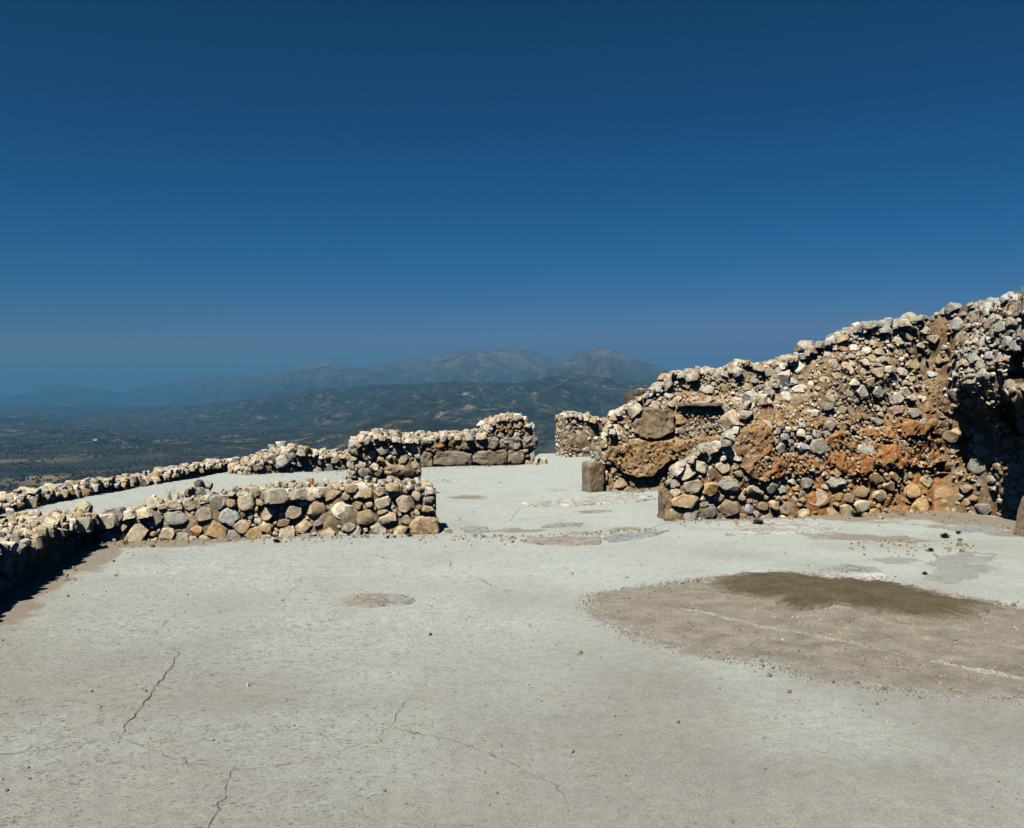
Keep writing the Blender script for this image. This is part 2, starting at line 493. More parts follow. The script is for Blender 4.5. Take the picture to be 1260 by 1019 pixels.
def build_floor():
    xs = np.arange(-8.7, 9.6, 0.075); ys = np.concatenate([np.arange(-7, 2.5, 0.4), np.arange(2.5, 31.1, 0.075)])
    X, Y = np.meshgrid(xs, ys, indexing='ij')
    Z = floor_z(X, Y) + 0.004 * fbm(n1(X * 4, Y * 4, 1), 2)
    v = np.stack([X, Y, Z], -1).reshape(-1, 3)
    idx = np.arange(len(v)).reshape(X.shape)
    q = np.stack([idx[:-1, :-1], idx[1:, :-1], idx[1:, 1:], idx[:-1, 1:]], -1).reshape(-1, 4)
    cx = v[q][:, :, 0].mean(1); cy = v[q][:, :, 1].mean(1)
    q = q[inside(FLOOR, cx, cy)]
    x, y = v[:, 0], v[:, 1]
    nz = fbm(n1(x * 1.3, y * 1.3, 8), 4); nz2 = fbm(n1(x * 5, y * 5, 2), 2)
    # R: brown dust drifted along the walls and bare earth; G: pale lime skin, less of it nearby to paint in lens falloff; B: pitting
    dl = seg_dist(x, y, I_PTS); da = seg_dist(x, y, [(-4.93, 10.97), (-3.4, 11.2)]); db = seg_dist(x, y, [(5.2, 13.5), (6.4, 13.9), (6.6, 11.8), (6.8, 8)])
    da2 = seg_dist(x, y, A_PTS); db2 = seg_dist(x, y, B_PTS[:2]); dc = seg_dist(x, y, C_PTS); de = seg_dist(x, y, E_PTS)
    dust = np.maximum.reduce([1.5 - dl / 0.42 + nz * 0.5, 1.3 - da / 0.5 + nz * 0.5, 1.25 - db / 0.75 + nz * 0.8,
                              0.9 - da2 / 0.16 + nz * 0.6, 1.0 - db2 / 0.22 + nz * 0.6, 1.0 - dc / 0.4 + nz * 0.6, 0.8 - de / 0.2 + nz])
    pink = 1.1 - seg_dist(x, y, [gpt(1060, 662), gpt(1190, 668)]) / 0.75 + nz * 0.7
    far = 0.85 - seg_dist(x, y, [gpt(560, 655), gpt(800, 652)]) / 0.35 + nz * 0.9
    far2 = 0.75 - seg_dist(x, y, [gpt(560, 614), gpt(700, 604)]) / 0.7 + nz * 1.0
    R = np.clip(np.maximum.reduce([dust, pink * 0.55, far * 0.5, far2 * 0.45]) + nz2 * 0.12, 0, 1)
    G = np.clip((y - 3.4) / 5.5, 0, 1) * 0.72 + np.clip((y - 11) / 8, 0, 1) * 0.35 + nz * 0.25 - 0.25 * np.clip((-x - 0.5) / 3, 0, 1) * np.clip((10 - y) / 5, 0, 1)
    B = np.clip(0.35 + 0.35 * nz + 0.45 * np.clip((0.6 - x) / 2.5, -0.6, 1), 0, 1)
    c = np.stack([R, np.clip(G, 0, 1), B], 1)
    m, nt, b = new_mat('weathered_cement_floor'); p = position(nt)
    at = N(nt, 'ShaderNodeAttribute', attribute_name='Col'); sp = N(nt, 'ShaderNodeSeparateColor'); nt.links.new(at.outputs['Color'], sp.inputs[0])
    big = noise(nt, 0.9, 6, 0.6, p)
    base = mix(nt, ramp(nt, big, [(0.35, 0.0), (0.65, 1.0)]), (0.285, 0.28, 0.252), (0.33, 0.325, 0.294))
    base = mix(nt, sp.outputs[1], base, (0.475, 0.515, 0.47))
    warm = ramp(nt, noise(nt, 2.6, 6, 0.7, p, 0.6), [(0.5, 0.0), (0.75, 0.3)])
    base = mix(nt, warm, base, (0.28, 0.24, 0.19))
    gr = ramp(nt, noise(nt, 95, 4, 0.75, p), [(0.30, 0.66), (0.5, 1.0), (0.7, 1.26)])
    base = mix(nt, 1.0, base, gr, 'MULTIPLY')
    md = ramp(nt, noise(nt, 14, 5, 0.7, p), [(0.3, 0.86), (0.7, 1.12)])
    base = mix(nt, 1.0, base, md, 'MULTIPLY')
    # pits left where the skin has worn off
    pv = N(nt, 'ShaderNodeMapping'); pv.inputs['Scale'].default_value = (1.0, 1.5, 1.0); nt.links.new(p, pv.inputs[0])
    pn = noise(nt, 38, 3, 0.62, pv.outputs[0], 0.8)
    thr = math_(nt, 'MULTIPLY_ADD', sp.outputs[2], 0.11); nt.nodes[-1].inputs[2].default_value = 0.315
    pit = math_(nt, 'LESS_THAN', pn, thr)
    pitn = noise(nt, 9, 2, 0.5, p)
    pit = math_(nt, 'MULTIPLY', pit, ramp(nt, pitn, [(0.38, 0.15), (0.62, 1.0)]))
    base = mix(nt, math_(nt, 'MULTIPLY', pit, 0.75), base, (0.12, 0.095, 0.07))
    dn = math_(nt, 'ADD', sp.outputs[0], math_(nt, 'MULTIPLY', math_(nt, 'SUBTRACT', noise(nt, 5, 6, 0.75, p), 0.5), 1.1))
    df = ramp(nt, dn, [(0.38, 0.0), (0.62, 1.0)])
    dust_c = mix(nt, noise(nt, 60, 4, 0.7, p), (0.18, 0.145, 0.10), (0.34, 0.285, 0.21))
    base = mix(nt, math_(nt, 'MULTIPLY', df, 0.85), base, dust_c)
    nt.links.new(base, b.inputs['Base Color'])
    h = mix(nt, 0.5, noise(nt, 30, 6, 0.7, p), noise(nt, 110, 4, 0.7, p))
    h = math_(nt, 'SUBTRACT', h, math_(nt, 'MULTIPLY', pit, 0.5))
    bump(nt, b, h, 0.010, 0.8)
    o = link('floor', v, q, m, None, True, c)
    # drop unused vertices
    bm = bmesh.new(); bm.from_mesh(o.data)
    bmesh.ops.delete(bm, geom=[x for x in bm.verts if not x.link_faces], context='VERTS')
    ext = [e for e in bm.edges if e.is_boundary]
    r = bmesh.ops.extrude_edge_only(bm, edges=ext)
    for x in r['geom']:
        if isinstance(x, bmesh.types.BMVert): x.co.z -= 2.5
    bm.to_mesh(o.data); bm.free()
    tag(o, None, None, None, 'structure')
    return o
floor_o = build_floor()

# ------------------------------------------------------------------ terrain to the horizon
PLAIN = -212.0
def tabpx(tab):                                   # silhouette row by photo column -> function of column
    return lerp_tab(tab)
FARY = tabpx([(-400, 478), (-200, 485), (-60, 480), (0, 490), (40, 482), (75, 470), (110, 478), (150, 482), (200, 471), (250, 463), (330, 459), (370, 453), (400, 447), (440, 453), (475, 449), (520, 442), (560, 434), (590, 430), (630, 427), (650, 429), (680, 439), (700, 437), (760, 445), (830, 455), (900, 462), (1000, 470), (1300, 475), (1700, 480)])
PEAKY = tabpx([(560, 500), (640, 470), (680, 448), (700, 438), (715, 431), (735, 426), (752, 428), (772, 437), (800, 447), (830, 458), (870, 464), (930, 472), (1000, 485), (1200, 500)])
MIDY = tabpx([(-400, 506), (0, 504), (150, 505), (200, 500), (250, 497), (280, 494), (330, 488), (375, 480), (420, 477), (460, 474), (520, 472), (560, 469), (600, 471), (640, 471), (680, 463), (720, 460), (760, 466), (820, 474), (900, 478), (1000, 470), (1400, 460)])
MIDR = tabpx([(-400, 15000), (0, 14500), (200, 12500), (300, 10500), (420, 9000), (560, 8500), (720, 8800), (900, 8000), (1400, 7500)])
NEARY = tabpx([(300, 620), (380, 575), (420, 540), (450, 520), (480, 513), (520, 514), (560, 519), (600, 532), (640, 548), (700, 560), (780, 600)])
def terrain_z(px, r):
    """height at photo column px and ground distance r along it"""
    px = np.asarray(px, float); r = np.asarray(r, float); th = np.arctan((px - CX) / F)
    x = r * np.sin(th); y = r * np.cos(th); dep = y  # depth along the view axis
    sm = lambda a, b, q: (lambda t: t * t * (3 - 2 * t))(np.clip((q - a) / (b - a), 0, 1))
    pl = PLAIN + 10 * fbm(n1(x / 900, y / 900, 1), 3) + 60 * sm(3500, 9000, dep) * 0.35 + 70 * np.maximum(0, fbm(n1(x / 1500, y / 1100, 11), 4)) * sm(3300, 5200, dep)
    z = -5 + (pl + 5) * (1 - (1 - np.clip((r - 20) / 1100, 0, 1)) ** 2.4)
    z = np.where(r < 30, -5 - 0.3 * np.maximum(r - 10, 0), np.minimum(z, -0.2 * (r - 30) - 11))
    z = np.maximum(z, pl)
    def crest(row, R): return EYE + (HY - row) / F * R
    def ridge(row, R, wf, wb, e=1.4, rough=0.22, ls=1500., seed=0, sharp=1.0):
        H = crest(row, R); dr = dep - R
        s = np.exp(-(np.abs(dr) / np.where(dr < 0, wf, wb)) ** e)
        g = fbm(n1(x / ls, y / ls, seed), 6, 0.5)
        g2 = 1 - 2 * np.abs(fbm(n1(x / ls * 0.9, y / ls * 0.9, seed + 5), 5, 0.48))
        top = np.maximum(H - PLAIN, 0)
        flank = np.clip(s * (1 - s) * 4, 0, 1)
        hgt = top * s + top * rough * flank * (g * 0.6 + g2 * 0.55 - 0.3) + top * 0.018 * g * s
        return PLAIN + hgt
    z = np.maximum(z, ridge(MIDY(px), MIDR(px), 2600, 2500, 1.3, 0.36, 750, 3))
    z = np.maximum(z, ridge(NEARY(px), 3600 + 0 * px, 620, 700, 1.8, 0.22, 700, 9))
    z = np.maximum(z, ridge(FARY(px), np.interp(px, [-400, 250, 420, 1300], [25000, 23000, 16500, 16500]), 3600, 4000, 1.2, 0.5, 2300, 21))
    z = np.maximum(z, ridge(PEAKY(px), 14500 + 0 * px, 2600, 2500, 1.25, 0.5, 1700, 33))
    z = np.maximum(z, ridge(np.interp(px, [-200, 200, 300, 420, 560], [560, 548, 538, 532, 545]), 5200 + 0 * px, 900, 900, 1.6, 0.35, 600, 41))
    return z

def build_terrain():
    dense = np.tan(np.linspace(rad(-36), rad(36), 1000)); dense = dense * F + CX
    r = np.concatenate([[12, 20, 30], np.geomspace(45, 1500, 40), np.geomspace(1540, 34000, 640)])
    PX, RR = np.meshgrid(dense, r, indexing='ij')
    Z = terrain_z(PX, RR); th = np.arctan((PX - CX) / F)
    v = np.stack([RR * np.sin(th), RR * np.cos(th), Z], -1)
    a = np.linspace(rad(36), rad(324), 90)                 # round behind the camera, coarse rolling ground
    A2, R2 = np.meshgrid(a, r, indexing='ij')
    x = R2 * np.sin(A2); y = R2 * np.cos(A2)
    q = np.clip((R2 - 20) / 1100, 0, 1); pl = PLAIN + 60 * fbm(n1(x / 2500, y / 2500, 4), 4) * np.clip(R2 / 3000, 0, 1)
    z2 = np.where(R2 < 30, -5 - 0.3 * np.maximum(R2 - 10, 0), np.minimum(-5 + (pl + 5) * (1 - (1 - q) ** 2.4), -0.2 * (R2 - 30) - 11))
    k = np.minimum(np.abs(A2 - rad(36)), np.abs(A2 - rad(324)))
    k = np.clip(k / rad(10), 0, 1)
    edge = np.where(A2 < math.pi, v[-1, :, 2][None], v[0, :, 2][None])
    z2 = edge * (1 - k) + z2 * k
    v = np.concatenate([v, np.stack([x, y, z2], -1)[1:-1]], 0)
    nu, nr = v.shape[:2]; idx = np.arange(nu * nr).reshape(nu, nr); i2 = np.roll(idx, -1, 0)
    f = np.stack([idx[:, :-1], i2[:, :-1], i2[:, 1:], idx[:, 1:]], -1).reshape(-1, 4)[:, ::-1]
    vv = np.concatenate([v.reshape(-1, 3), [[0, 0, -4.5]]])
    m, nt, b = new_mat('dry_hills_and_fields'); p = position(nt)
    hsp = N(nt, 'ShaderNodeSeparateXYZ'); nt.links.new(p, hsp.inputs[0])
    big = noise(nt, 0.0011, 8, 0.62, p, 0.4)
    scrub = ramp(nt, noise(nt, 0.010, 8, 0.74, p), [(0.43, (0.012, 0.017, 0.014)), (0.53, (0.033, 0.034, 0.024)), (0.60, (0.09, 0.075, 0.05)), (0.68, (0.28, 0.23, 0.16))])
    vor = N(nt, 'ShaderNodeTexVoronoi'); vor.inputs['Scale'].default_value = 0.0042
    mp = N(nt, 'ShaderNodeMapping'); mp.inputs['Scale'].default_value = (1.0, 0.55, 0.0); mp.inputs['Rotation'].default_value = (0, 0, 0.35)
    nt.links.new(p, mp.inputs[0])
    wob = N(nt, 'ShaderNodeTexNoise'); wob.inputs['Scale'].default_value = 0.004; nt.links.new(mp.outputs[0], wob.inputs['Vector'])
    mv = N(nt, 'ShaderNodeVectorMath', operation='MULTIPLY_ADD'); mv.inputs[1].default_value = (90, 90, 0)
    nt.links.new(wob.outputs['Color'], mv.inputs[0]); nt.links.new(mp.outputs[0], mv.inputs[2])
    nt.links.new(mv.outputs[0], vor.inputs['Vector'])
    sc = N(nt, 'ShaderNodeSeparateColor'); nt.links.new(vor.outputs['Color'], sc.inputs[0])
    fields = ramp(nt, sc.outputs[0], [(0.0, (0.055, 0.04, 0.034)), (0.3, (0.042, 0.038, 0.027)), (0.5, (0.085, 0.06, 0.046)), (0.72, (0.035, 0.036, 0.022)), (0.84, (0.24, 0.19, 0.11))], 'CONSTANT')
    scrub = mix(nt, 1.0, scrub, ramp(nt, noise(nt, 0.03, 5, 0.75, p), [(0.38, 0.45), (0.62, 1.7)]), 'MULTIPLY')
    fields = mix(nt, 1.0, fields, ramp(nt, noise(nt, 0.03, 6, 0.7, p), [(0.3, 0.6), (0.7, 1.35)]), 'MULTIPLY')
    flat = N(nt, 'ShaderNodeMapRange'); flat.inputs[1].default_value = PLAIN + 45; flat.inputs[2].default_value = PLAIN + 12
    nt.links.new(hsp.outputs[2], flat.inputs[0])
    nf = N(nt, 'ShaderNodeMapRange'); nf.inputs[1].default_value = 4300; nf.inputs[2].default_value = 3000; nt.links.new(hsp.outputs[1], nf.inputs[0])
    c = mix(nt, math_(nt, 'MULTIPLY', math_(nt, 'MULTIPLY', flat.outputs[0], 0.85), nf.outputs[0]), scrub, fields)
    # bare rock high on the far range
    hi = N(nt, 'ShaderNodeMapRange'); hi.inputs[1].default_value = 180; hi.inputs[2].default_value = 700; nt.links.new(hsp.outputs[2], hi.inputs[0])
    bare = ramp(nt, noise(nt, 0.004, 8, 0.75, p), [(0.36, (0.03, 0.034, 0.028)), (0.55, (0.12, 0.105, 0.085)), (0.7, (0.22, 0.20, 0.165))])
    c = mix(nt, hi.outputs[0], c, bare)
    # woods: dark blotches
    wd = ramp(nt, big, [(0.46, 0.0), (0.60, 0.7)])
    c = mix(nt, math_(nt, 'MULTIPLY', wd, math_(nt, 'SUBTRACT', 1.0, hi.outputs[0])), c, (0.016, 0.026, 0.018))
    nt.links.new(c, b.inputs['Base Color'])
    bump(nt, b, noise(nt, 0.05, 5, 0.7, p), 6.0, 0.8)
    o = link('hills', vv, f, m, None, True)
    tag(o, None, None, None, 'structure')
    return float(vv[:, 2].max())
TERRAIN_TOP = build_terrain()

def ter_at(px, r):
    z = float(terrain_z(np.array([px]), np.array([r]))[0]); th = math.atan((px - CX) / F)
    return np.array([r * math.sin(th), r * math.cos(th), z])

# air between here and the mountains
def build_haze():
    bm = bmesh.new(); bmesh.ops.create_cube(bm, size=1.0)
    lo, hi_ = np.array([-36000., -36000., PLAIN - 130]), np.array([36000., 36000., TERRAIN_TOP + 25.0])
    for v in bm.verts: v.co = Vector(lo + (np.array(v.co) + 0.5) * (hi_ - lo))
    me = bpy.data.meshes.new('haze'); bm.to_mesh(me); bm.free()
    m = bpy.data.materials.new('blue_air'); m.use_nodes = True; nt = m.node_tree; nt.nodes.clear()
    pv = nt.nodes.new('ShaderNodeVolumePrincipled'); pv.inputs['Density'].default_value = 6.2e-5
    pv.inputs['Color'].default_value = (0.12, 0.405, 0.70, 1); pv.inputs['Anisotropy'].default_value = 0.0
    mo = nt.nodes.new('ShaderNodeOutputMaterial'); nt.links.new(pv.outputs[0], mo.inputs['Volume'])
    me.materials.append(m)
    o = bpy.data.objects.new('haze', me); COL.objects.link(o); tag(o, None, None, None, 'stuff')
build_haze()

# ------------------------------------------------------------------ the low front wall
def px_on_wall(wall, px, py):
    """wall coordinates (t, v) of the point of the wall's plane seen at a photo pixel"""
    p0 = wall.path.p[0]; d = wall.path.dir[0]; k = (px - CX) / F
    t = (k * p0[1] - p0[0]) / (d[0] - k * d[1]); dep = p0[1] + d[1] * t
    return t, EYE - (py - HY) / F * dep

def wall_front():
    root = empty('rubble_wall', (-2.9, 11.4, 0))
    tag(root, 'low wall of large rounded fieldstones with a square end block, at left of the doorway', 'wall')
    W = Wall(A_PTS, [(0, .27), (.3, .32), (.8, .42), (1.4, .51), (2.2, .57), (3.0, .60), (4.05, .57)], 0.78, lambda t, v: 0.07 * v + 0 * t)
    o = (2.9, -11.4, 0)
    W.core('wall_core', M_EARTH, None, lambda t, v, P: 0.055 + 0 * t, MORTAR, amp=0.02, top_amp=0.04).parent = root
    S = 5.478
    raw = [(1110, 365, 190, 140, 'tan', 320), (955, 415, 120, 100, 'tan', 320), (980, 330, 65, 90, 'tan', 320), (870, 335, 155, 110, 'beige', 320),
           (790, 425, 160, 90, 'beige', 320), (720, 315, 135, 145, 'tan', 320), (645, 440, 110, 60, 'grey', 320), (600, 385, 120, 60, 'grey', 320),
           (560, 440, 60, 50, 'grey', 320), (455, 410, 120, 120, 'beige', 320), (565, 265, 165, 140, 'white', 320), (385, 265, 165, 130, 'tan', 320),
           (290, 375, 150, 85, 'tan', 320), (220, 275, 130, 100, 'grey', 320), (185, 440, 150, 85, 'beige', 320), (155, 360, 75, 75, 'brown', 320),
           (50, 290, 120, 110, 'redstain', 320), (40, 390, 90, 100, 'tan', 320), (300, 450, 80, 60, 'grey', 320), (165, 190, 170, 80, 'dgrey', 320),
           (345, 165, 150, 48, 'beige', 320), (490, 165, 125, 95, 'ochre', 320), (685, 148, 160, 95, 'white', 320), (830, 215, 145, 90, 'beige', 320),
           (900, 130, 110, 90, 'grey', 320), (985, 225, 130, 130, 'beige', 320), (1135, 265, 140, 55, 'tan', 320), (1140, 200, 110, 70, 'grey', 320),
           (1060, 175, 80, 60, 'beige', 320), (575, 170, 50, 65, 'grey', 320), (660, 225, 90, 40, 'ochre', 320), (830, 272, 90, 35, 'tan', 320),
           (395, 355, 70, 45, 'grey', 320), (40, 470, 80, 40, 'beige', 320), (735, 228, 50, 30, 'tan', 320),
           (900, 400, 185, 140, 'ochre', 100), (765, 400, 100, 80, 'orange', 100), (640, 325, 190, 115, 'grey', 100), (820, 300, 140, 100, 'grey', 100),
           (985, 310, 200, 85, 'blue', 100), (1070, 380, 130, 90, 'tan', 100), (1160, 430, 105, 95, 'ochre', 100), (1020, 480, 200, 50, 'grey', 100),
           (830, 470, 110, 60, 'beige', 100), (750, 480, 60, 40, 'beige', 100), (575, 430, 130, 90, 'beige', 100), (670, 445, 90, 90, 'grey', 100),
           (365, 440, 210, 110, 'beige', 100), (490, 465, 36, 60, 'white', 100), (165, 450, 150, 90, 'grey', 100), (470, 340, 150, 120, 'dgrey', 100),
           (225, 315, 190, 85, 'grey', 100), (365, 345, 70, 60, 'dgrey', 100), (220, 388, 70, 50, 'dgrey', 100), (285, 388, 70, 30, 'beige', 100),
           (135, 380, 90, 40, 'beige', 100), (920, 220, 120, 75, 'grey', 100), (1105, 215, 140, 95, 'beige', 100), (620, 245, 90, 75, 'beige', 100), (1000, 225, 60, 70, 'tan', 100)]
    asp = 1.22; seeds = []; info = []
    for X, Y, w_, h_, c, x0 in raw:
        t, v = px_on_wall(W, x0 + X / S, 580 + Y / S)
        mpp = (W.path.p[0][1] + W.path.dir[0][1] * t) / F / S
        r = math.sqrt(w_ / asp * h_) / 2 * mpp
        if v - r < -0.02: v = max(v, r - 0.03)
        t = min(t, W.path.L - r * asp * .85)
        seeds.append((t, v, r)); info.append((c, w_, h_))
    NAMES = {0: 'large squared tan block at the end of the wall', 16: 'stone with a rust red stain', 35: 'big ochre boulder', 50: 'dark blue grey angular stone', 21: 'rough brown ochre stone near the top'}
    rm = MB()
    def special(i, poly, O, E):
        c, w_, h_ = info[i]; mb = MB()
        base = np.array(PAL['beige' if c == 'redstain' else c]) * rng.uniform(0.9, 1.1)
        c2 = PAL['red'] if c == 'redstain' else None
        if i == 0:
            block(mb, O + E[0] * .015, E, (.36, .255, .34), (0.33, 0.25, 0.165), (0.42, 0.34, 0.24), 5, 0.012, 5, front=0.03)
            ob = mb.build('stone', M_STONE, root); ob['label'] = NAMES[0]; return True
        sm = 2 if c in ('tan', 'ochre', 'beige', 'white') else 1
        E2 = E.copy(); tl = rng.normal(0, 0.08, 2); E2[2] = E[2] + E[0] * tl[0] + E[1] * tl[1]
        stone(mb, O, E2, poly, base, 4 if w_ > 60 else 3, None, rng.uniform(-0.005, 0.02), 0.8 if c in ('tan', 'ochre', 'beige') else 1.1, c2, 0.3, 0.9, 1)
        ob = mb.build('stone', M_STONE, root)
        if i in NAMES: ob['label'] = NAMES[i]
        return True
    col = lambda px, py, t, v: pick(MIXED)
    mask = lambda u, v: (v < W.H(u) - 0.05) & (v > 0.0)
    lay(W.front, (-0.24, W.path.L - 0.02, 0.0, 0.7), mask, [(0.05, 0.09, 500), (0.028, 0.05, 2500), (0.016, 0.028, 4000)], col, rm, asp, gap=0.003, front=(-0.04, -0.005), seeds=seeds, tight=0.92, special=special)
    e = W.end(True)
    lay(e, (0.05, 0.75, 0.0, 0.6), lambda u, v: v < 0.52, [(0.1, 0.15, 150), (0.05, 0.09, 400), (0.025, 0.05, 800)], col, rm, 1.2, front=(-0.09, -0.04))
    rm.build('rubble', M_STONE, root)
    cm = MB()
    lay(W.top, (0.02, W.path.L - 0.03, 0.02, 0.74), lambda u, v: np.ones(np.shape(u), bool), [(0.09, 0.13, 60), (0.05, 0.09, 500), (0.025, 0.05, 2500)], lambda *a: pick({'beige': 5, 'grey': 5, 'white': 2, 'tan': 2, 'blue': 2}), cm, 1.15, front=(0.0, 0.05))
    cap_stones(cm, W, 0.7, 4.0, 110, (0.025, 0.055), {'beige': 5, 'grey': 5, 'white': 2, 'tan': 2, 'blue': 2}, 0.15, 0.72, lift=0.05)
    cap_stones(cm, W, 1.0, 1.25, 7, (0.05, 0.10), {'grey': 3, 'dgrey': 2}, 0.3, 0.7, lift=0.14)
    cap_stones(cm, W, 0.6, 1.3, 18, (0.05, 0.09), LIGHT, 0.2, 0.7, lift=0.08)
    cm.build('capping_rubble', M_STONE, root)
    om = MB(); t, v = px_on_wall(W, 381, 594); p = W.top(np.array(t), np.array(0.3)); rock(om, p + [0, 0, 0.03], 0.065, np.array((0.45, 0.2, 0.06)), 3)
    ob = om.build('stone', M_STONE, root); ob['label'] = 'small bright orange stone on the wall top'
    for c in root.children: c.location = (2.9, -11.4, 0)
wall_front()

def simple_wall(name, label, pts, H, th, pal, tiers, asp=1.3, ends=(False, False), setback=None, caps=(60, (0.04, 0.09)), inset=0.04, core=MORTAR, gap=0.007,
                top_tiers=None, size=None, cap_lift=0.03, cap_pal=None, mask=None, top_w=None, cat='wall', amp=0.025, seeds=None, special=None, ang=1.1, group=None):
    W = Wall(pts, H, th, setback); W.crest = 0.035
    mid = W.path.at(W.path.L / 2); root = empty(name, (mid[0], mid[1], 0)); tag(root, label, cat, group)
    W.core('wall_core', M_EARTH, root, inset if callable(inset) else (lambda t, v, P: inset + 0 * t), core, amp=amp)
    rm = MB(); col = lambda px, py, t, v: pick(pal)
    mk = mask or (lambda u, v: (v < W.H(u)))
    hmax = max(h for _, h in H)
    lay(W.front, (0.0, W.path.L, 0.0, hmax), lambda u, v: mk(u, v) & (v < W.H(u)), tiers, col, rm, asp, size, gap, seeds=seeds, special=special and (lambda i, poly, O, E: special(i, poly, O, E, root)), ang=ang)
    for k in (0, 1):
        if ends[k]:
            hh = float(W.H(W.path.L if k else 0.0)); tt = W.th(0)
            lay(W.end(bool(k)), (0.03, tt - 0.03, 0, hh), lambda u, v: v < hh, tiers, col, rm, asp, None, gap, (0.0, 0.05))
    rm.build('rubble', M_STONE, root)
    cm = MB(); cp = cap_pal or LIGHT; tw = top_w or W.th(0) - 0.04
    lay(W.top, (0.02, W.path.L - 0.02, 0.0, tw), lambda u, v: np.ones(np.shape(u), bool), top_tiers or tiers, lambda *a: pick(cp), cm, 1.15, front=(0.0, 0.05), ang=ang)
    cap_stones(cm, W, 0.05, W.path.L - 0.05, caps[0], caps[1], cp, 0.02, tw, lift=cap_lift)
    cm.build('capping_rubble', M_STONE, root)
    for c in root.children: c.location = (-mid[0], -mid[1], 0)
    return W, root, mid

# wall along the left side, running towards the camera: its inner face is in shade
simple_wall('rubble_wall', 'low wall running along the left edge with its inner face in deep shade', I_PTS,
            [(0, .46), (3.2, .44), (5.2, .36), (6.6, .31)], 0.95, MIXED, [(0.085, 0.12, 200), (0.055, 0.085, 1200), (0.03, 0.055, 4000), (0.018, 0.03, 3000)],
            1.35, caps=(220, (0.025, 0.06)), cap_pal={'beige': 4, 'white': 3, 'grey': 4, 'tan': 2}, cap_lift=0.05, setback=lambda t, v: 0.09 * np.clip(1 - v / 0.36, 0, 1) + 0 * t)

# parapet at the terrace edge
PTH = [(0.07, 0.1, 300), (0.045, 0.07, 1600), (0.025, 0.045, 3500)]
PT = [(0.10, 0.14, 300), (0.06, 0.1, 1200), (0.03, 0.06, 3500)]
simple_wall('parapet_wall', 'long low line of pale stones bordering the terrace above the valley', H_PTS,
            [(0, .17), (3, .13), (6.5, .13), (8.0, .2), (9.5, .22), (10.3, .2), (11.2, .15)], 0.5, LIGHT, PTH, 1.2, caps=(340, (0.02, 0.11)), cap_lift=0.03, inset=0.08, ang=1.3)
simple_wall('rubble_wall', 'low ruined heap of pale rubble holding a squared grey block, between parapet and tall pier', G_PTS,
            [(0, .12), (.3, .24), (.9, .40), (1.3, .52), (1.7, .40), (2.4, .34), (3.2, .30)], 0.8, LIGHT, PT, 1.25, ends=(True, False), caps=(150, (0.05, 0.12)), cap_lift=0.09)
# far edge beyond the heap
simple_wall('parapet_wall', 'low far stretch of terrace edge stones behind the rubble heap', [(-6.6, 23.4), (-5.2, 24.1), (-3.0, 24.4)],
            [(0, .16), (1.5, .22), (3.7, .26)], 0.45, LIGHT, PTH, 1.2, caps=(90, (0.04, 0.09)), cap_lift=0.05, inset=0.08)
# pier beside the doorway
simple_wall('rubble_pier', 'stub of eroded rubble wall standing behind the low front wall', F_PTS,
            [(0, .92), (.1, 1.0), (.6, 1.04), (1.0, 1.0), (1.18, .9)], 0.8, MIXED, [(0.08, 0.13, 250), (0.05, 0.08, 1200), (0.025, 0.05, 4000)],
            1.3, ends=(True, True), setback=lambda t, v: 0.09 * np.sin(np.clip(v, 0, 1.1) * 5.2 + 0.6) ** 2 * (v < 0.62) + 0 * t, caps=(70, (0.04, 0.09)), cap_lift=0.05, amp=0.03, inset=0.07, ang=1.3)
simple_wall('rubble_wall', 'distant broken wall end standing just left of the big ruined bank', D_PTS,
            [(0, 1.22), (.4, 1.28), (.9, 1.15), (1.3, 1.05), (4.1, 1.3)], 0.9, LIGHT, [(0.09, 0.13, 300), (0.05, 0.09, 2000), (0.03, 0.05, 6000)],
            1.3, ends=(True, False), caps=(110, (0.05, 0.12)), cap_lift=0.06, ang=1.3)

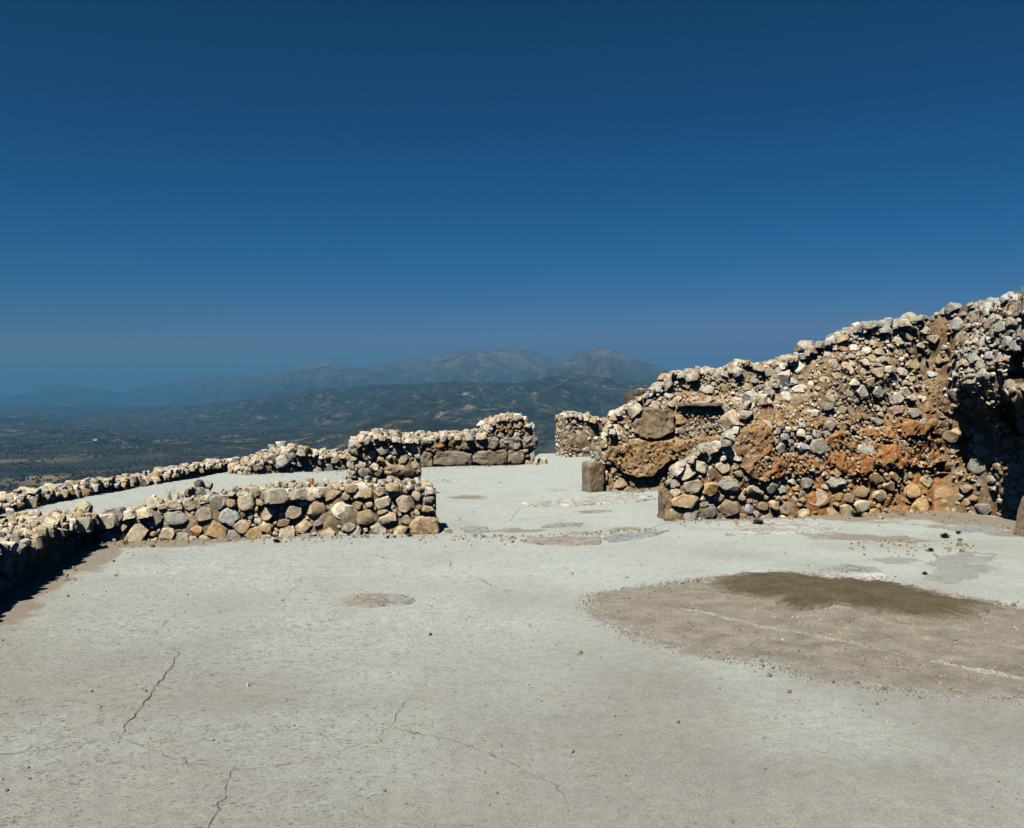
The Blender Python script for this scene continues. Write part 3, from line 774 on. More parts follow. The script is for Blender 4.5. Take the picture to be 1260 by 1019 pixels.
# ashlar wall: two courses of squared blocks with rubble on top
def wall_ashlar():
    W = Wall(E_PTS, [(0, .72), (.5, .74), (1.3, .78), (2.35, .82), (2.5, 1.05), (2.75, 1.22), (3.35, 1.25), (3.55, 1.05), (3.75, 1.0)], 0.9)
    mid = W.path.at(W.path.L / 2); root = empty('ashlar_wall', (mid[0], mid[1], 0))
    tag(root, 'wall of two courses of big squared grey blocks topped with rubble at the far end of the floor', 'wall')
    W.core('wall_core', M_EARTH, root, lambda t, v, P: 0.12 + 0 * t, MORTAR, amp=0.02)
    low = [(497, 515), (515, 533), (533, 582), (582, 625), (625, 645.5)]
    up = [(499, 514, 'tan'), (514, 522, 'tan'), (522, 550, 'ochre'), (550, 560, 'brown'), (560, 585, 'tan'), (585, 616, 'grey'), (616, 643, 'grey'), (643, 662, 'grey')]
    for a, b in low:
        t0, v0 = px_on_wall(W, a, 577); t1, _ = px_on_wall(W, b, 570); hw = (t1 - t0) / 2 - 0.008; tc = (t0 + t1) / 2
        O, E = frame(W.front, tc, 0.20); mb = MB()
        block(mb, O, E, (hw * 2, .40, .5), np.array((0.34, 0.295, 0.225)) * rng.uniform(.85, 1.15), (0.30, 0.29, 0.27), 10, 0.012, 4, front=0.03)
        mb.build('squared_block', M_SLAB, root)
    for a, b, c in up:
        t0, _ = px_on_wall(W, a, 550); t1, _ = px_on_wall(W, b, 550); hw = (t1 - t0) / 2 - 0.012; tc = (t0 + t1) / 2
        O, E = frame(W.front, tc, 0.565); mb = MB()
        block(mb, O, E, (hw * 2, .35, .5), np.array(PAL[c]) * rng.uniform(.8, .95), (0.33, 0.25, 0.16), 5, 0.02, 6, front=0.03)
        mb.build('squared_block', M_SLAB, root)
    rm = MB(); col = lambda *a: pick({'beige': 5, 'tan': 4, 'white': 3, 'ochre': 3, 'orange': 1, 'grey': 2})
    T = [(0.08, 0.12, 200), (0.05, 0.08, 1500), (0.025, 0.05, 4000)]
    tE, _ = px_on_wall(W, 645, 566)
    lay(W.front, (0, W.path.L, 0, 1.3), lambda u, v: (v < W.H(u)) & ((v > 0.77) | ((u > tE + .1) & (v < 0.4))), T, col, rm, 1.4, gap=0.005)
    lay(W.end(True), (0, 0.9, 0, 1.0), lambda u, v: v < 1.0, [(0.12, 0.17, 200), (0.05, 0.1, 600), (0.025, 0.05, 1500)], lambda *a: pick({'white': 4, 'beige': 3, 'grey': 3}), rm, 1.3)
    rm.build('rubble', M_STONE, root)
    cm = MB()
    lay(W.top, (0.02, W.path.L, 0, 0.85), lambda u, v: np.ones(np.shape(u), bool), T, lambda *a: pick(LIGHT), cm, 1.2, front=(0, 0.05))
    cap_stones(cm, W, 0.05, W.path.L - .05, 110, (0.05, 0.11), LIGHT, lift=0.05)
    cm.build('capping_rubble', M_STONE, root)
    for c in root.children: c.location = (-mid[0], -mid[1], 0)
wall_ashlar()

# ------------------------------------------------------------------ the ruined bank on the right: cross wall at the back, retaining wall in front
def poly_soft(polys, px, py, P, jit=4.0):
    j = fbm(P * 3.0 + 5, 3) * jit; k = fbm(P * 3.0 + 31, 3) * jit
    r = np.zeros(np.shape(px), bool)
    for p in polys: r |= inside(p, px + j, py + k)
    return r

def slab(parent, pts, yaw, size, colour, name, mat=M_SLAB, rough=0.4, flat=0.28, z=0.0, lean=0.0, label=None, c2=None):
    """an upright or lying dressed block standing at pts"""
    mb = MB(); w_, d_, h_ = size
    e1 = np.array([math.cos(yaw), math.sin(yaw), 0]); n = np.array([math.sin(yaw), -math.cos(yaw), 0]); up = np.array([0, 0, 1.0]) - n * lean
    O = np.array([pts[0], pts[1], z + h_ / 2 - 0.02])
    block(mb, O, np.array([e1, up, n]), (w_, h_, d_), colour, c2, 16, 0.007, 5, n=22)
    o = mb.build(name, mat, parent)
    if label: o['label'] = label
    return o

def wall_back_bank():
    W = Wall(C_PTS, [(0, .95), (.25, 1.25), (.45, 1.45), (.7, 1.6), (1.0, 1.72), (1.3, 1.95), (1.55, 2.15), (2.2, 2.2), (3.0, 2.32), (4.0, 2.42), (5.1, 2.6)], lambda t: float(np.interp(t, [0, .4, 1.2], [.65, 1.0, 2.2])),
             lambda t, v: 0.16 * v + 0.16 * np.clip((v - 1.62) / 0.25, 0, 1) * np.clip((t - .9) / .3, 0, 1) + 0.35 * np.clip(v - 1.0, 0, 1) * np.clip((0.9 - t) / 0.7, 0, 1))
    W.crest = 0.06; W.bdir = lambda t, nb: nb * 0 + np.array([0.19, 0.982])
    root = empty('ruined_cross_wall', (3.0, 17.8, 0))
    tag(root, 'ruined back wall with an upright door slab, a smooth plastered block and overhanging earth', 'wall')
    pl = [[(738, 556), (760, 548), (800, 541), (850, 541), (905, 538), (905, 560), (862, 566), (830, 563), (812, 572), (797, 584), (780, 588), (762, 577), (750, 567)]]
    blk = [[(782, 505), (838, 503), (838, 540), (800, 545), (784, 540)]]
    ledge_t0, _ = px_on_wall(W, 838, 498)
    holes = [[(806, 568), (860, 566), (905, 560), (905, 575), (860, 576), (815, 582)]]
    def earth(P): px, py = pix(P); return poly_soft(pl, px, py, P, 3)
    def inset(t, v, P):
        px, py = pix(P); ins = np.full(np.shape(t), 0.045)
        e = poly_soft(pl, px, py, P, 3); ins = np.where(e, -0.10, ins)
        ins = np.where(poly_soft(holes, px, py, P, 2) & ~e, 0.22, ins)
        ins = np.where(poly_soft(blk, px, py, P, 1), 0.06, ins)
        return ins
    plaster = earth_col((0.31, 0.20, 0.10), (0.38, 0.28, 0.17), (0.42, 0.33, 0.22))
    W.core('wall_core', M_EARTH, root, inset, plaster, 0.03, 0.03, 0.04, 10, creep=0.02, grit=0.016)
    def mask(u, v):
        P = W.front(u, v); px, py = pix(P)
        return (v < W.H(u)) & ~poly_soft(pl, px, py, P, 3) & ~poly_soft(blk, px, py, P, 1) & ~(poly_soft(holes, px, py, P, 2) & (rng.random(np.shape(px)) < .7))
    def col(px, py, t, v):
        if py > 570: return pick(PINKS)
        if px > 835 and 498 < py < 540: return pick({'grey': 5, 'tan': 3, 'beige': 3, 'blue': 2})
        return pick(LIGHT if px < 790 or py < 500 else MIXED)
    rm = MB()
    sz = lambda u, v: np.where(v < 0.55, 0.9, 0.85)
    lay(W.front, (0.12, W.path.L, 0, 2.6), mask, [(0.10, 0.14, 300), (0.065, 0.10, 2500), (0.038, 0.065, 7000), (0.022, 0.038, 9000)], col, rm, 1.6, sz, 0.004, front=(-0.035, 0.025), ang=1.2)
    lay(W.end(False), (0, .65, 0, 1.0), lambda u, v: v < 0.95, [(0.08, 0.12, 200), (0.04, 0.07, 1500)], col, rm, 1.3, front=(0.01, 0.06))
    for _ in range(1800):
        t = rng.uniform(0.1, 3.2); v = rng.uniform(0.2, 2.2)
        if v > W.H(t): continue
        O, E = frame(W.front, t, v); r = 0.007 + 0.03 * rng.random() ** 2.2; k = 7
        px, py = pix(O); e = poly_soft(pl, np.array([px]), np.array([py]), O[None], 3)[0]
        if inside(blk[0], np.array([px]), np.array([py]))[0]: continue
        stone(rm, O, E, np.array([[math.cos(q * 6.283 / k), math.sin(q * 6.283 / k)] for q in range(k)]) * r, pick(RUSTY if e else MIXED), 2, r, rng.uniform(0, 0.02) + (0.11 if e else 0.0))
    rm.build('rubble', M_STONE, root)
    cm = MB()
    lay(W.top, (0.05, W.path.L, 0, 1.6), lambda u, v: np.ones(np.shape(u), bool), [(0.10, 0.14, 200), (0.05, 0.08, 3000), (0.03, 0.05, 4000)], lambda *a: pick(LIGHT), cm, 1.2, front=(0, 0.06))
    cap_stones(cm, W, 0.1, W.path.L, 300, (0.04, 0.10), LIGHT, -0.05, 1.2, lift=0.05)
    cap_stones(cm, W, 0.02, 1.7, 420, (0.03, 0.085), LIGHT, -0.08, 0.9, lift=0.04)
    cap_stones(cm, W, 0.3, 2.2, 420, (0.04, 0.10), LIGHT, 0.7, 2.1, lift=0.04)
    cm.build('capping_rubble', M_STONE, root)
    yaw = math.atan2(1.45, 4.88)
    # upright jamb slab by the doorway
    g = gpt(731, 605)
    slab(root, (g[0] - .02, g[1] - .02), yaw + 0.15, (0.31, 0.3, 0.58), (0.23, 0.165, 0.10), 'door_jamb_slab', label='brown upright slab at the corner of the doorway')
    # smooth plastered block
    t, v = px_on_wall(W, 811, 522); O, E = frame(W.front, t, v); mb = MB()
    hw = 28 * O[1] / F; hh = 19 * O[1] / F
    block(mb, O, E, (hw * 2, hh * 2, .4), (0.27, 0.22, 0.15), (0.38, 0.33, 0.25), 16, 0.02, 5, [((.45, -1, 0), hh * .95), ((-.5, -1, 0), hh * 1.15)], 0.05)
    mb.build('plastered_block', M_SLAB, root)
    # thin projecting ledge above it
    t, v = px_on_wall(W, 868, 499); O, E = frame(W.front, t, v); mb = MB(); hw = 29 * O[1] / F
    block(mb, O, E, (hw * 2, .065, .4), (0.20, 0.17, 0.13), None, 8, 0.008, 3, front=0.12)
    mb.build('ledge_slab', M_SLAB, root)
    # dark hollow block on the skyline
    t, v = px_on_wall(W, 801, 487); O, E = frame(W.front, t, 1.78); mb = MB()
    block(mb, O + np.array([-0.16, 0.1, -0.02]), E, (.13, .26, .4), (0.10, 0.08, 0.06), None, 7, 0.012, 5, front=0.14)
    block(mb, O + np.array([0.04, 0.16, 0.07]), E, (.34, .10, .4), (0.16, 0.13, 0.10), None, 6, 0.015, 5, front=0.16)
    mb.build('dark_block', M_SLAB, root)
    for c in root.children: c.location = (-3.0, -17.8, 0)
wall_back_bank()

def wall_retaining():
    H = [(0, .50), (.25, .70), (.6, .88), (.9, 1.0), (1.06, 1.10), (1.14, 1.38), (1.35, 1.52), (1.7, 1.72), (2.0, 1.9), (2.3, 2.3), (2.5, 2.36), (2.75, 2.5), (3.0, 2.6), (3.3, 2.68), (4.0, 2.85), (4.6, 3.02), (5.5, 3.08), (6.6, 3.0), (8.5, 2.9), (10.9, 2.8)]
    Lc = math.hypot(4.24, 1.24)
    def S(t, v):
        k = np.interp(t, [0, 1.0, 1.2, 1.7, 2.3, 2.9, 4.0], [0.1, 0.15, 0.7, 0.7, 0.4, 0.2, 0.15])
        lean = 0.10 * np.minimum(v, 1.3) + k * np.maximum(v - 1.3, 0)
        ret = 0.64 * np.clip((2.0 - v + 0.25 * vnoise(n1(np.asarray(t) * 2.1, 3.3, 7))) / 1.0, 0, 1) + 0.30 * np.maximum(v - 1.85, 0)
        q = np.clip((t - Lc + 0.1) / 0.6, 0, 1)
        s = lean * (1 - q) + ret * q
        return s + 0.10 * vnoise(n1(np.asarray(t) * 1.4, np.asarray(v) * 1.4, 2)) * np.clip(np.asarray(v) / .5, 0, 1)
    W = Wall(B_PTS, H, lambda t: float(np.interp(t, [0, 1.0, 1.4, 2.0, 2.6, 11], [0.7, 0.75, .9, 1.4, 2.4, 2.6])), S, 0.2)
    def bdir(t, nb):
        q = np.clip((np.asarray(t) - Lc + .8) / 0.8, 0, 1)[..., None]; v = np.array([0.30, 0.95]) * (1 - q) + nb * q
        return v / np.linalg.norm(v, axis=-1)[..., None]
    W.bdir = bdir; W.crest = 0.07
    root = empty('retaining_wall', (4.2, 13.4, 0))
    tag(root, 'tall ruined rubble wall on the right with orange earth core and a shaded return', 'wall')
    EP = [[(922, 508), (940, 498), (962, 489), (1000, 486), (1035, 488), (1062, 500), (1052, 524), (1000, 524), (960, 524), (932, 522)],
          [(1012, 548), (1036, 534), (1062, 527), (1150, 520), (1160, 522), (1164, 560), (1160, 584), (1130, 574), (1095, 570), (1060, 583), (1020, 574)],
          [(903, 538), (925, 522), (942, 530), (950, 556), (1000, 562), (1005, 575), (985, 586), (930, 590), (908, 575)],
          [(1138, 460), (1160, 466), (1166, 510), (1142, 506)], [(1000, 452), (1038, 430), (1046, 470), (1040, 500), (1014, 488)]]
    HP = [[(1046, 530), (1080, 538), (1130, 536), (1150, 528), (1150, 536), (1130, 545), (1080, 546), (1050, 540)],
          [(1052, 583), (1085, 576), (1120, 578), (1120, 584), (1085, 588), (1056, 592)], [(1130, 574), (1165, 566), (1168, 580), (1140, 582)],
          [(1172, 500), (1196, 520), (1190, 600), (1176, 560)], [(1225, 430), (1262, 425), (1262, 470), (1235, 475)], [(1210, 500), (1250, 490), (1262, 540), (1225, 545)]]
    def inset(t, v, P):
        px, py = pix(P); ins = np.where(py > 585, 0.045, 0.05)
        e = poly_soft(EP, px, py, P); ins = np.where(e, 0.02, ins); ins = np.where(poly_soft(EP[1:3], px, py, P, 7), -0.025 - 0.03 * np.clip(fbm(P * 2.6 + 9, 3), -1, 1), ins)
        up = np.clip((500 - py) / 40, 0, 1) * -0.012; ins = np.where(e, ins, ins - up)
        return np.where(poly_soft(HP, px, py, P, 3), 0.36, ins)
    oc = earth_col((0.36, 0.16, 0.06), (0.38, 0.21, 0.095), (0.42, 0.30, 0.17)); uc = earth_col((0.22, 0.16, 0.10), (0.30, 0.235, 0.155), (0.42, 0.36, 0.27))
    def ccol(v):
        px, py = pix(np.maximum(v, [-99, 1, -99])); k = np.clip((py - 490) / 50, 0, 1) * np.clip((px - 900) / 60, 0, 1) * np.clip((1172 - px) / 20, 0.15, 1)
        return uc(v) * (1 - k[:, None]) + oc(v) * k[:, None]
    W.core('earth_core', M_EARTH, root, inset, ccol, 0.025, 0.025, 0.035, 14, 0.05, creep=0.018, grit=0.018)
    def mask(u, v):
        P = W.front(u, v); px, py = pix(P)
        e = poly_soft(EP, px, py, P); h = poly_soft(HP, px, py, P, 3)
        return (u > 0.16) & (v < W.H(u) + 0.02) & ~h & (~e | (rng.random(np.shape(px)) < np.where(poly_soft(EP[3:], px, py, P), 0.4, 0.10)))
    def col(px, py, t, v):
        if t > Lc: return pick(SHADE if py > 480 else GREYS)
        if px < 905: return pick({'beige': 5, 'white': 4, 'tan': 3, 'ochre': 2, 'grey': 2})
        if py > 575: return pick(RUSTY if px > 1030 else MIXED)
        if 1040 < px < 1140 and 425 < py < 505: return pick({'beige': 5, 'white': 4, 'tan': 3, 'ochre': 1, 'pink': 1})
        if px < 1030: return pick(GREYS if py > 500 else LIGHT)
        return pick({'grey': 4, 'beige': 3, 'tan': 2, 'blue': 2, 'brown': 1})
    def size(u, v):
        P = W.front(u, v); px, py = pix(P)
        s = np.where(py > 590, 1.0, 0.85)
        s = np.where((px > 1040) & (px < 1140) & (py > 425) & (py < 505), 0.85, s)
        s = np.where(px < 915, 1.15, s)
        s = np.where((py < 440) & (px < 1160), 0.72, s)
        return np.where(u > Lc + .1, 0.85, s)
    seeds = []; info = []
    for px, py, w_, h_, c, lab in [(852, 641, 26, 20, 'grey', None), (877, 640, 24, 23, 'grey', None), (846, 618, 34, 18, 'tan', None), (855, 598, 28, 18, 'beige', None), (874, 602, 20, 20, 'ochre', None),
                                   (900, 598, 30, 30, 'grey', 'large grey angular stone low in the wall'), (899, 626, 28, 26, 'brown', None), (846, 581, 28, 22, 'white', None), (862, 575, 22, 18, 'beige', None),
                                   (905, 539, 22, 16, 'blue', 'grey blue boulder perched on the broken edge'), (905, 561, 24, 18, 'white', None), (992, 552, 20, 20, 'blue', 'pale blue stone set in the earth'), (1010, 549, 22, 20, 'grey', None),
                                   (969, 538, 14, 10, 'blue', None), (990, 534, 17, 10, 'white', None), (1010, 534, 14, 9, 'blue', None), (962, 552, 14, 18, 'grey', None),
                                   (1068, 553, 20, 18, 'blue', None), (1089, 556, 12, 22, 'blue', None), (1047, 613, 12, 20, 'brown', 'dark red brown angular stone'), (1010, 615, 36, 28, 'pink', None), (1033, 595, 30, 18, 'grey', None),
                                   (1087, 518, 22, 12, 'dgrey', None), (1021, 501, 20, 8, 'dgrey', None), (1126, 605, 32, 17, 'ochre', None), (1134, 625, 26, 17, 'ochre', None), (1096, 600, 22, 14, 'ochre', None), (995, 594, 18, 16, 'grey', None), (955, 622, 14, 12, 'tan', None),
                                   (1067, 483, 22, 18, 'white', None), (1087, 482, 16, 17, 'white', None), (1107, 490, 24, 14, 'white', None), (1086, 459, 20, 13, 'tan', None), (1105, 445, 24, 14, 'tan', None), (1101, 455, 18, 10, 'white', None), (1126, 491, 11, 11, 'beige', None), (1070, 446, 13, 11, 'white', None), (1077, 470, 18, 10, 'tan', None),
                                   (1005, 424, 22, 12, 'grey', None), (985, 470, 18, 14, 'blue', None), (938, 487, 18, 12, 'blue', None), (952, 495, 16, 12, 'white', None), (993, 477, 18, 14, 'white', None)]:
        p0 = W.path.p[0]; d = W.path.dir[0]; k = (px - CX) / F
        t, v = px_on_wall(W, px, py); sb = float(S(np.array(t), np.array(v)))
        dep = p0[1] + d[1] * t + sb; v = EYE - (py - HY) / F * dep; t = t + sb * k
        r = math.sqrt(w_ / 1.42 * h_) / 2 * dep / F * 1.05
        seeds.append((t, max(v, r * .9), r)); info.append((c, lab))
    def special(i, poly, O, E):
        mb = MB(); E2 = E.copy(); tl = rng.normal(0, 0.1, 2); E2[2] = E[2] + E[0] * tl[0] + E[1] * tl[1]
        stone(mb, O, E2, poly, np.array(PAL[info[i][0]]) * rng.uniform(.9, 1.1), 4, None, rng.uniform(0.0, 0.06), 1.1)
        ob = mb.build('stone', M_STONE, root)
        if info[i][1]: ob['label'] = info[i][1]
        return True
    rm = MB()
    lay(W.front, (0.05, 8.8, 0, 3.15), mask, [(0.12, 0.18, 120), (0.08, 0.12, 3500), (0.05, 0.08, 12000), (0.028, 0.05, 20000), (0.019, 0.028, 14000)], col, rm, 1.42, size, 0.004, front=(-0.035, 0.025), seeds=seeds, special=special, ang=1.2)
    
    # crumbs of stone in the earth faces
    for _ in range(5200):
        t = rng.uniform(1.0, Lc + 1.5); v = rng.uniform(0.5, 3.0)
        if v > W.H(t): continue
        P = W.front(np.array(t), np.array(v)); px, py = pix(P)
        if not poly_soft(EP, np.array([px]), np.array([py]), P[None])[0] and rng.random() > .25: continue
        O, E = frame(W.front, t, v); r = 0.007 + 0.035 * rng.random() ** 2.2
        k = 7; poly = np.array([[math.cos(q * 6.283 / k), math.sin(q * 6.283 / k)] for q in range(k)]) * r
        stone(rm, O, E, poly, pick(RUSTY if py > 520 else MIXED), 2, r, rng.uniform(-0.01, 0.02) + (0.035 if poly_soft(EP[1:3], np.array([px]), np.array([py]), P[None])[0] else 0))
    rm.build('rubble', M_STONE, root)
    cm = MB()
    lay(W.top, (0.05, 8.8, -0.02, 2.5), lambda u, v: ((u < 4.3) | (v > 0.08)) & (v < np.interp(u, [0, 1.0, 1.4, 2.0, 2.6, 11], [0.7, 0.75, .9, 1.4, 2.4, 2.6])), [(0.10, 0.14, 600), (0.05, 0.08, 6000), (0.03, 0.05, 7000)], lambda *a: pick(GREYS), cm, 1.2, front=(0.02, 0.07), sub=3)
    cap_stones(cm, W, 0.1, 4.3, 500, (0.03, 0.10), GREYS, -0.08, 0.9, lift=0.04)
    cap_stones(cm, W, 4.3, 8.5, 500, (0.03, 0.08), GREYS, 0.06, 0.9, lift=0.03)
    cap_stones(cm, W, 1.3, 3.4, 420, (0.04, 0.10), LIGHT, 0.5, 2.3, lift=0.04)
    cap_stones(cm, W, 0.9, 3.2, 260, (0.03, 0.08), LIGHT, -0.1, 0.7, lift=0.04)
    for px, py, r in [(1118, 396, .2), (1137, 393, .22), (1185, 376, .2), (1050, 406, .15), (1066, 404, .2), (1230, 372, .16)]:
        tt = np.interp(px, [1030, 1160, 1260], [2.75, 4.5, 6.6]); p = W.top(np.array(tt), np.array(0.15)); rock(cm, p - [0, 0, 0.09], r, pick(GREYS), 4, (0.22, 0.34))
    cm.build('capping_rubble', M_STONE, root)
    g = gpt(823, 641); yaw = math.atan2(1.24, 4.24)
    slab(root, (g[0] - 0.0, g[1] + .12), yaw - 0.05, (0.17, 0.3, 0.47), (0.29, 0.23, 0.16), 'door_jamb_slab', label='grey brown upright slab ending the wall at the doorway')
    # slab leaning at the foot of the return
    slab(root, (6.45, 11.35), -1.5, (0.7, 0.22, 0.52), (0.30, 0.24, 0.16), 'leaning_slab', lean=0.2, label='tilted slab at the foot of the shaded return')
    for c in root.children: c.location = (-4.2, -13.4, 0)
wall_retaining()

# ------------------------------------------------------------------ things lying in the floor
def sheet_mesh(poly, z=0.006, edge=0.04, step=0.05, relief=0.004, drop=-0.02, rings=10, dome=0.0, frizz=0.0):
    """a thin irregular sheet over the floor: the outline roughened, relief on top"""
    poly = np.asarray(poly, float); out = []
    for a, b in zip(poly, np.roll(poly, -1, 0)):
        k = max(1, int(np.hypot(*(b - a)) / step))
        out += [a + (b - a) * i / k for i in range(k)]
    P = np.array(out); c = P.mean(0)
    for _ in range(2): P = (np.roll(P, 1, 0) + 2 * P + np.roll(P, -1, 0)) / 4
    d = P - c; L = np.hypot(*d.T)[:, None]
    P = P + d / L * (edge * fbm(n1(P[:, 0] * 4, P[:, 1] * 4, 5), 4))[:, None]
    P = P + d / L * (frizz * fbm(n1(P[:, 0] * 22, P[:, 1] * 22, 15), 4, .7))[:, None]
    fr = [1.0, 0.992] + list(np.linspace(0.975, 0.0, rings)[:-1]); V = []
    for i, s in enumerate(fr):
        q = c + (P - c) * s; zz = floor_z(q[:, 0], q[:, 1]) + (drop if i == 0 else z + relief * fbm(n1(q[:, 0] * 9, q[:, 1] * 9, 2), 3) + dome * (1 - s ** 2) ** 0.7)
        V.append(np.column_stack([q, zz]))
    sheet_mesh.s = np.append(np.repeat(fr, len(P)), 0.0)
    n = len(P); v = np.concatenate(V + [[[c[0], c[1], floor_z(c[0], c[1]) + z + dome]]]); f = []
    for i in range(len(fr) - 1):
        for k in range(n):
            a, b = i * n + k, i * n + (k + 1) % n; f += [(a, b, b + n), (a, b + n, a + n)]
    i = len(fr) - 1
    f += [(i * n + k, i * n + (k + 1) % n, len(v) - 1) for k in range(n)]
    f = np.array(f)
    if np.sum(np.cross(P, np.roll(P, -1, 0))) < 0: f = f[:, ::-1]
    return v, f

def ground_material(name, a, b_, scale=30, pale=None, bd=0.012, rim=None, r0=0.78, fiss=False):
    m, nt, b = new_mat(name); p = position(nt)
    c = mix(nt, ramp(nt, noise(nt, scale * .12, 5, 0.7, p), [(0.35, 0.), (0.65, 1.)]), a, b_)
    c = mix(nt, 1.0, c, ramp(nt, noise(nt, scale * 3, 5, 0.75, p), [(0.30, 0.38), (0.5, 1.0), (0.70, 1.6)]), 'MULTIPLY')
    if pale:
        vo = N(nt, 'ShaderNodeTexVoronoi'); vo.inputs['Scale'].default_value = 55; nt.links.new(p, vo.inputs['Vector'])
        sc = N(nt, 'ShaderNodeSeparateColor'); nt.links.new(vo.outputs['Color'], sc.inputs[0])
        k = math_(nt, 'MULTIPLY', math_(nt, 'LESS_THAN', vo.outputs['Distance'], 0.30), math_(nt, 'GREATER_THAN', sc.outputs[0], 0.72))
        c = mix(nt, math_(nt, 'MULTIPLY', k, 0.75), c, pale)
    if fiss:
        vo = N(nt, 'ShaderNodeTexVoronoi', feature='DISTANCE_TO_EDGE'); vo.inputs['Scale'].default_value = 5.5; wv = N(nt, 'ShaderNodeTexNoise'); wv.inputs['Scale'].default_value = 9.0; nt.links.new(p, wv.inputs['Vector'])
        va = N(nt, 'ShaderNodeVectorMath', operation='MULTIPLY_ADD'); va.inputs[1].default_value = (.16, .16, 0); nt.links.new(wv.outputs['Color'], va.inputs[0]); nt.links.new(p, va.inputs[2]); nt.links.new(va.outputs[0], vo.inputs['Vector'])
        c = mix(nt, ramp(nt, vo.outputs['Distance'], [(0.012, 0.75), (0.045, 0.0)]), c, (0.09, 0.075, 0.055))
        c = mix(nt, ramp(nt, noise(nt, 4, 5, .7, p), [(0.48, 0.0), (0.66, 0.8)]), c, (0.33, 0.30, 0.245))
    if rim:
        at = N(nt, 'ShaderNodeAttribute', attribute_name='Col'); sp = N(nt, 'ShaderNodeSeparateColor'); nt.links.new(at.outputs['Color'], sp.inputs[0])
        k = math_(nt, 'ADD', sp.outputs[0], math_(nt, 'MULTIPLY', math_(nt, 'SUBTRACT', noise(nt, 9, 5, 0.7, p), 0.5), 0.42))
        k = math_(nt, 'ADD', k, math_(nt, 'MULTIPLY', math_(nt, 'SUBTRACT', noise(nt, 70, 4, 0.75, p), 0.5), 0.35))
        rc = mix(nt, 1.0, rim, ramp(nt, noise(nt, 95, 4, 0.75, p), [(0.30, 0.7), (0.7, 1.25)]), 'MULTIPLY')
        c = mix(nt, ramp(nt, k, [(r0, 0.0), (1.03, 1.0)]), c, rc)
    nt.links.new(c, b.inputs['Base Color'])
    bump(nt, b, mix(nt, 0.5, noise(nt, scale, 5, 0.7, p), noise(nt, scale * 3.5, 4, 0.75, p)), bd, 0.9)
    return m
M_GRAVEL = ground_material('gravelly_earth', (0.225, 0.202, 0.158), (0.37, 0.337, 0.272), 34, (0.38, 0.35, 0.28), 0.018, (0.35, 0.355, 0.32), 0.985)
M_DARKEARTH = ground_material('dark_earth', (0.105, 0.084, 0.052), (0.155, 0.126, 0.08), 36, (0.24, 0.20, 0.14), 0.022, (0.25, 0.22, 0.165), 0.84)
M_PLASTER = ground_material('old_lime_plaster', (0.27, 0.25, 0.21), (0.40, 0.375, 0.32), 26, None, 0.012)
M_SLATE = ground_material('blue_grey_limestone', (0.25, 0.27, 0.285), (0.36, 0.38, 0.385), 22, None, 0.010, None, 0, True)
M_PINKSLAB = ground_material('pinkish_conglomerate', (0.28, 0.25, 0.205), (0.42, 0.385, 0.33), 26, (0.40, 0.37, 0.32), 0.014, None, 0, True)
M_WHITESLAB = ground_material('white_gypsum', (0.40, 0.39, 0.355), (0.66, 0.65, 0.61), 24, None, 0.016, None, 0, True)
M_CRACK = ground_material('crack_earth', (0.12, 0.10, 0.075), (0.19, 0.165, 0.13), 40)
M_STAIN = ground_material('damp_dusty_floor', (0.27, 0.275, 0.25), (0.36, 0.365, 0.335), 30, None, 0.01)

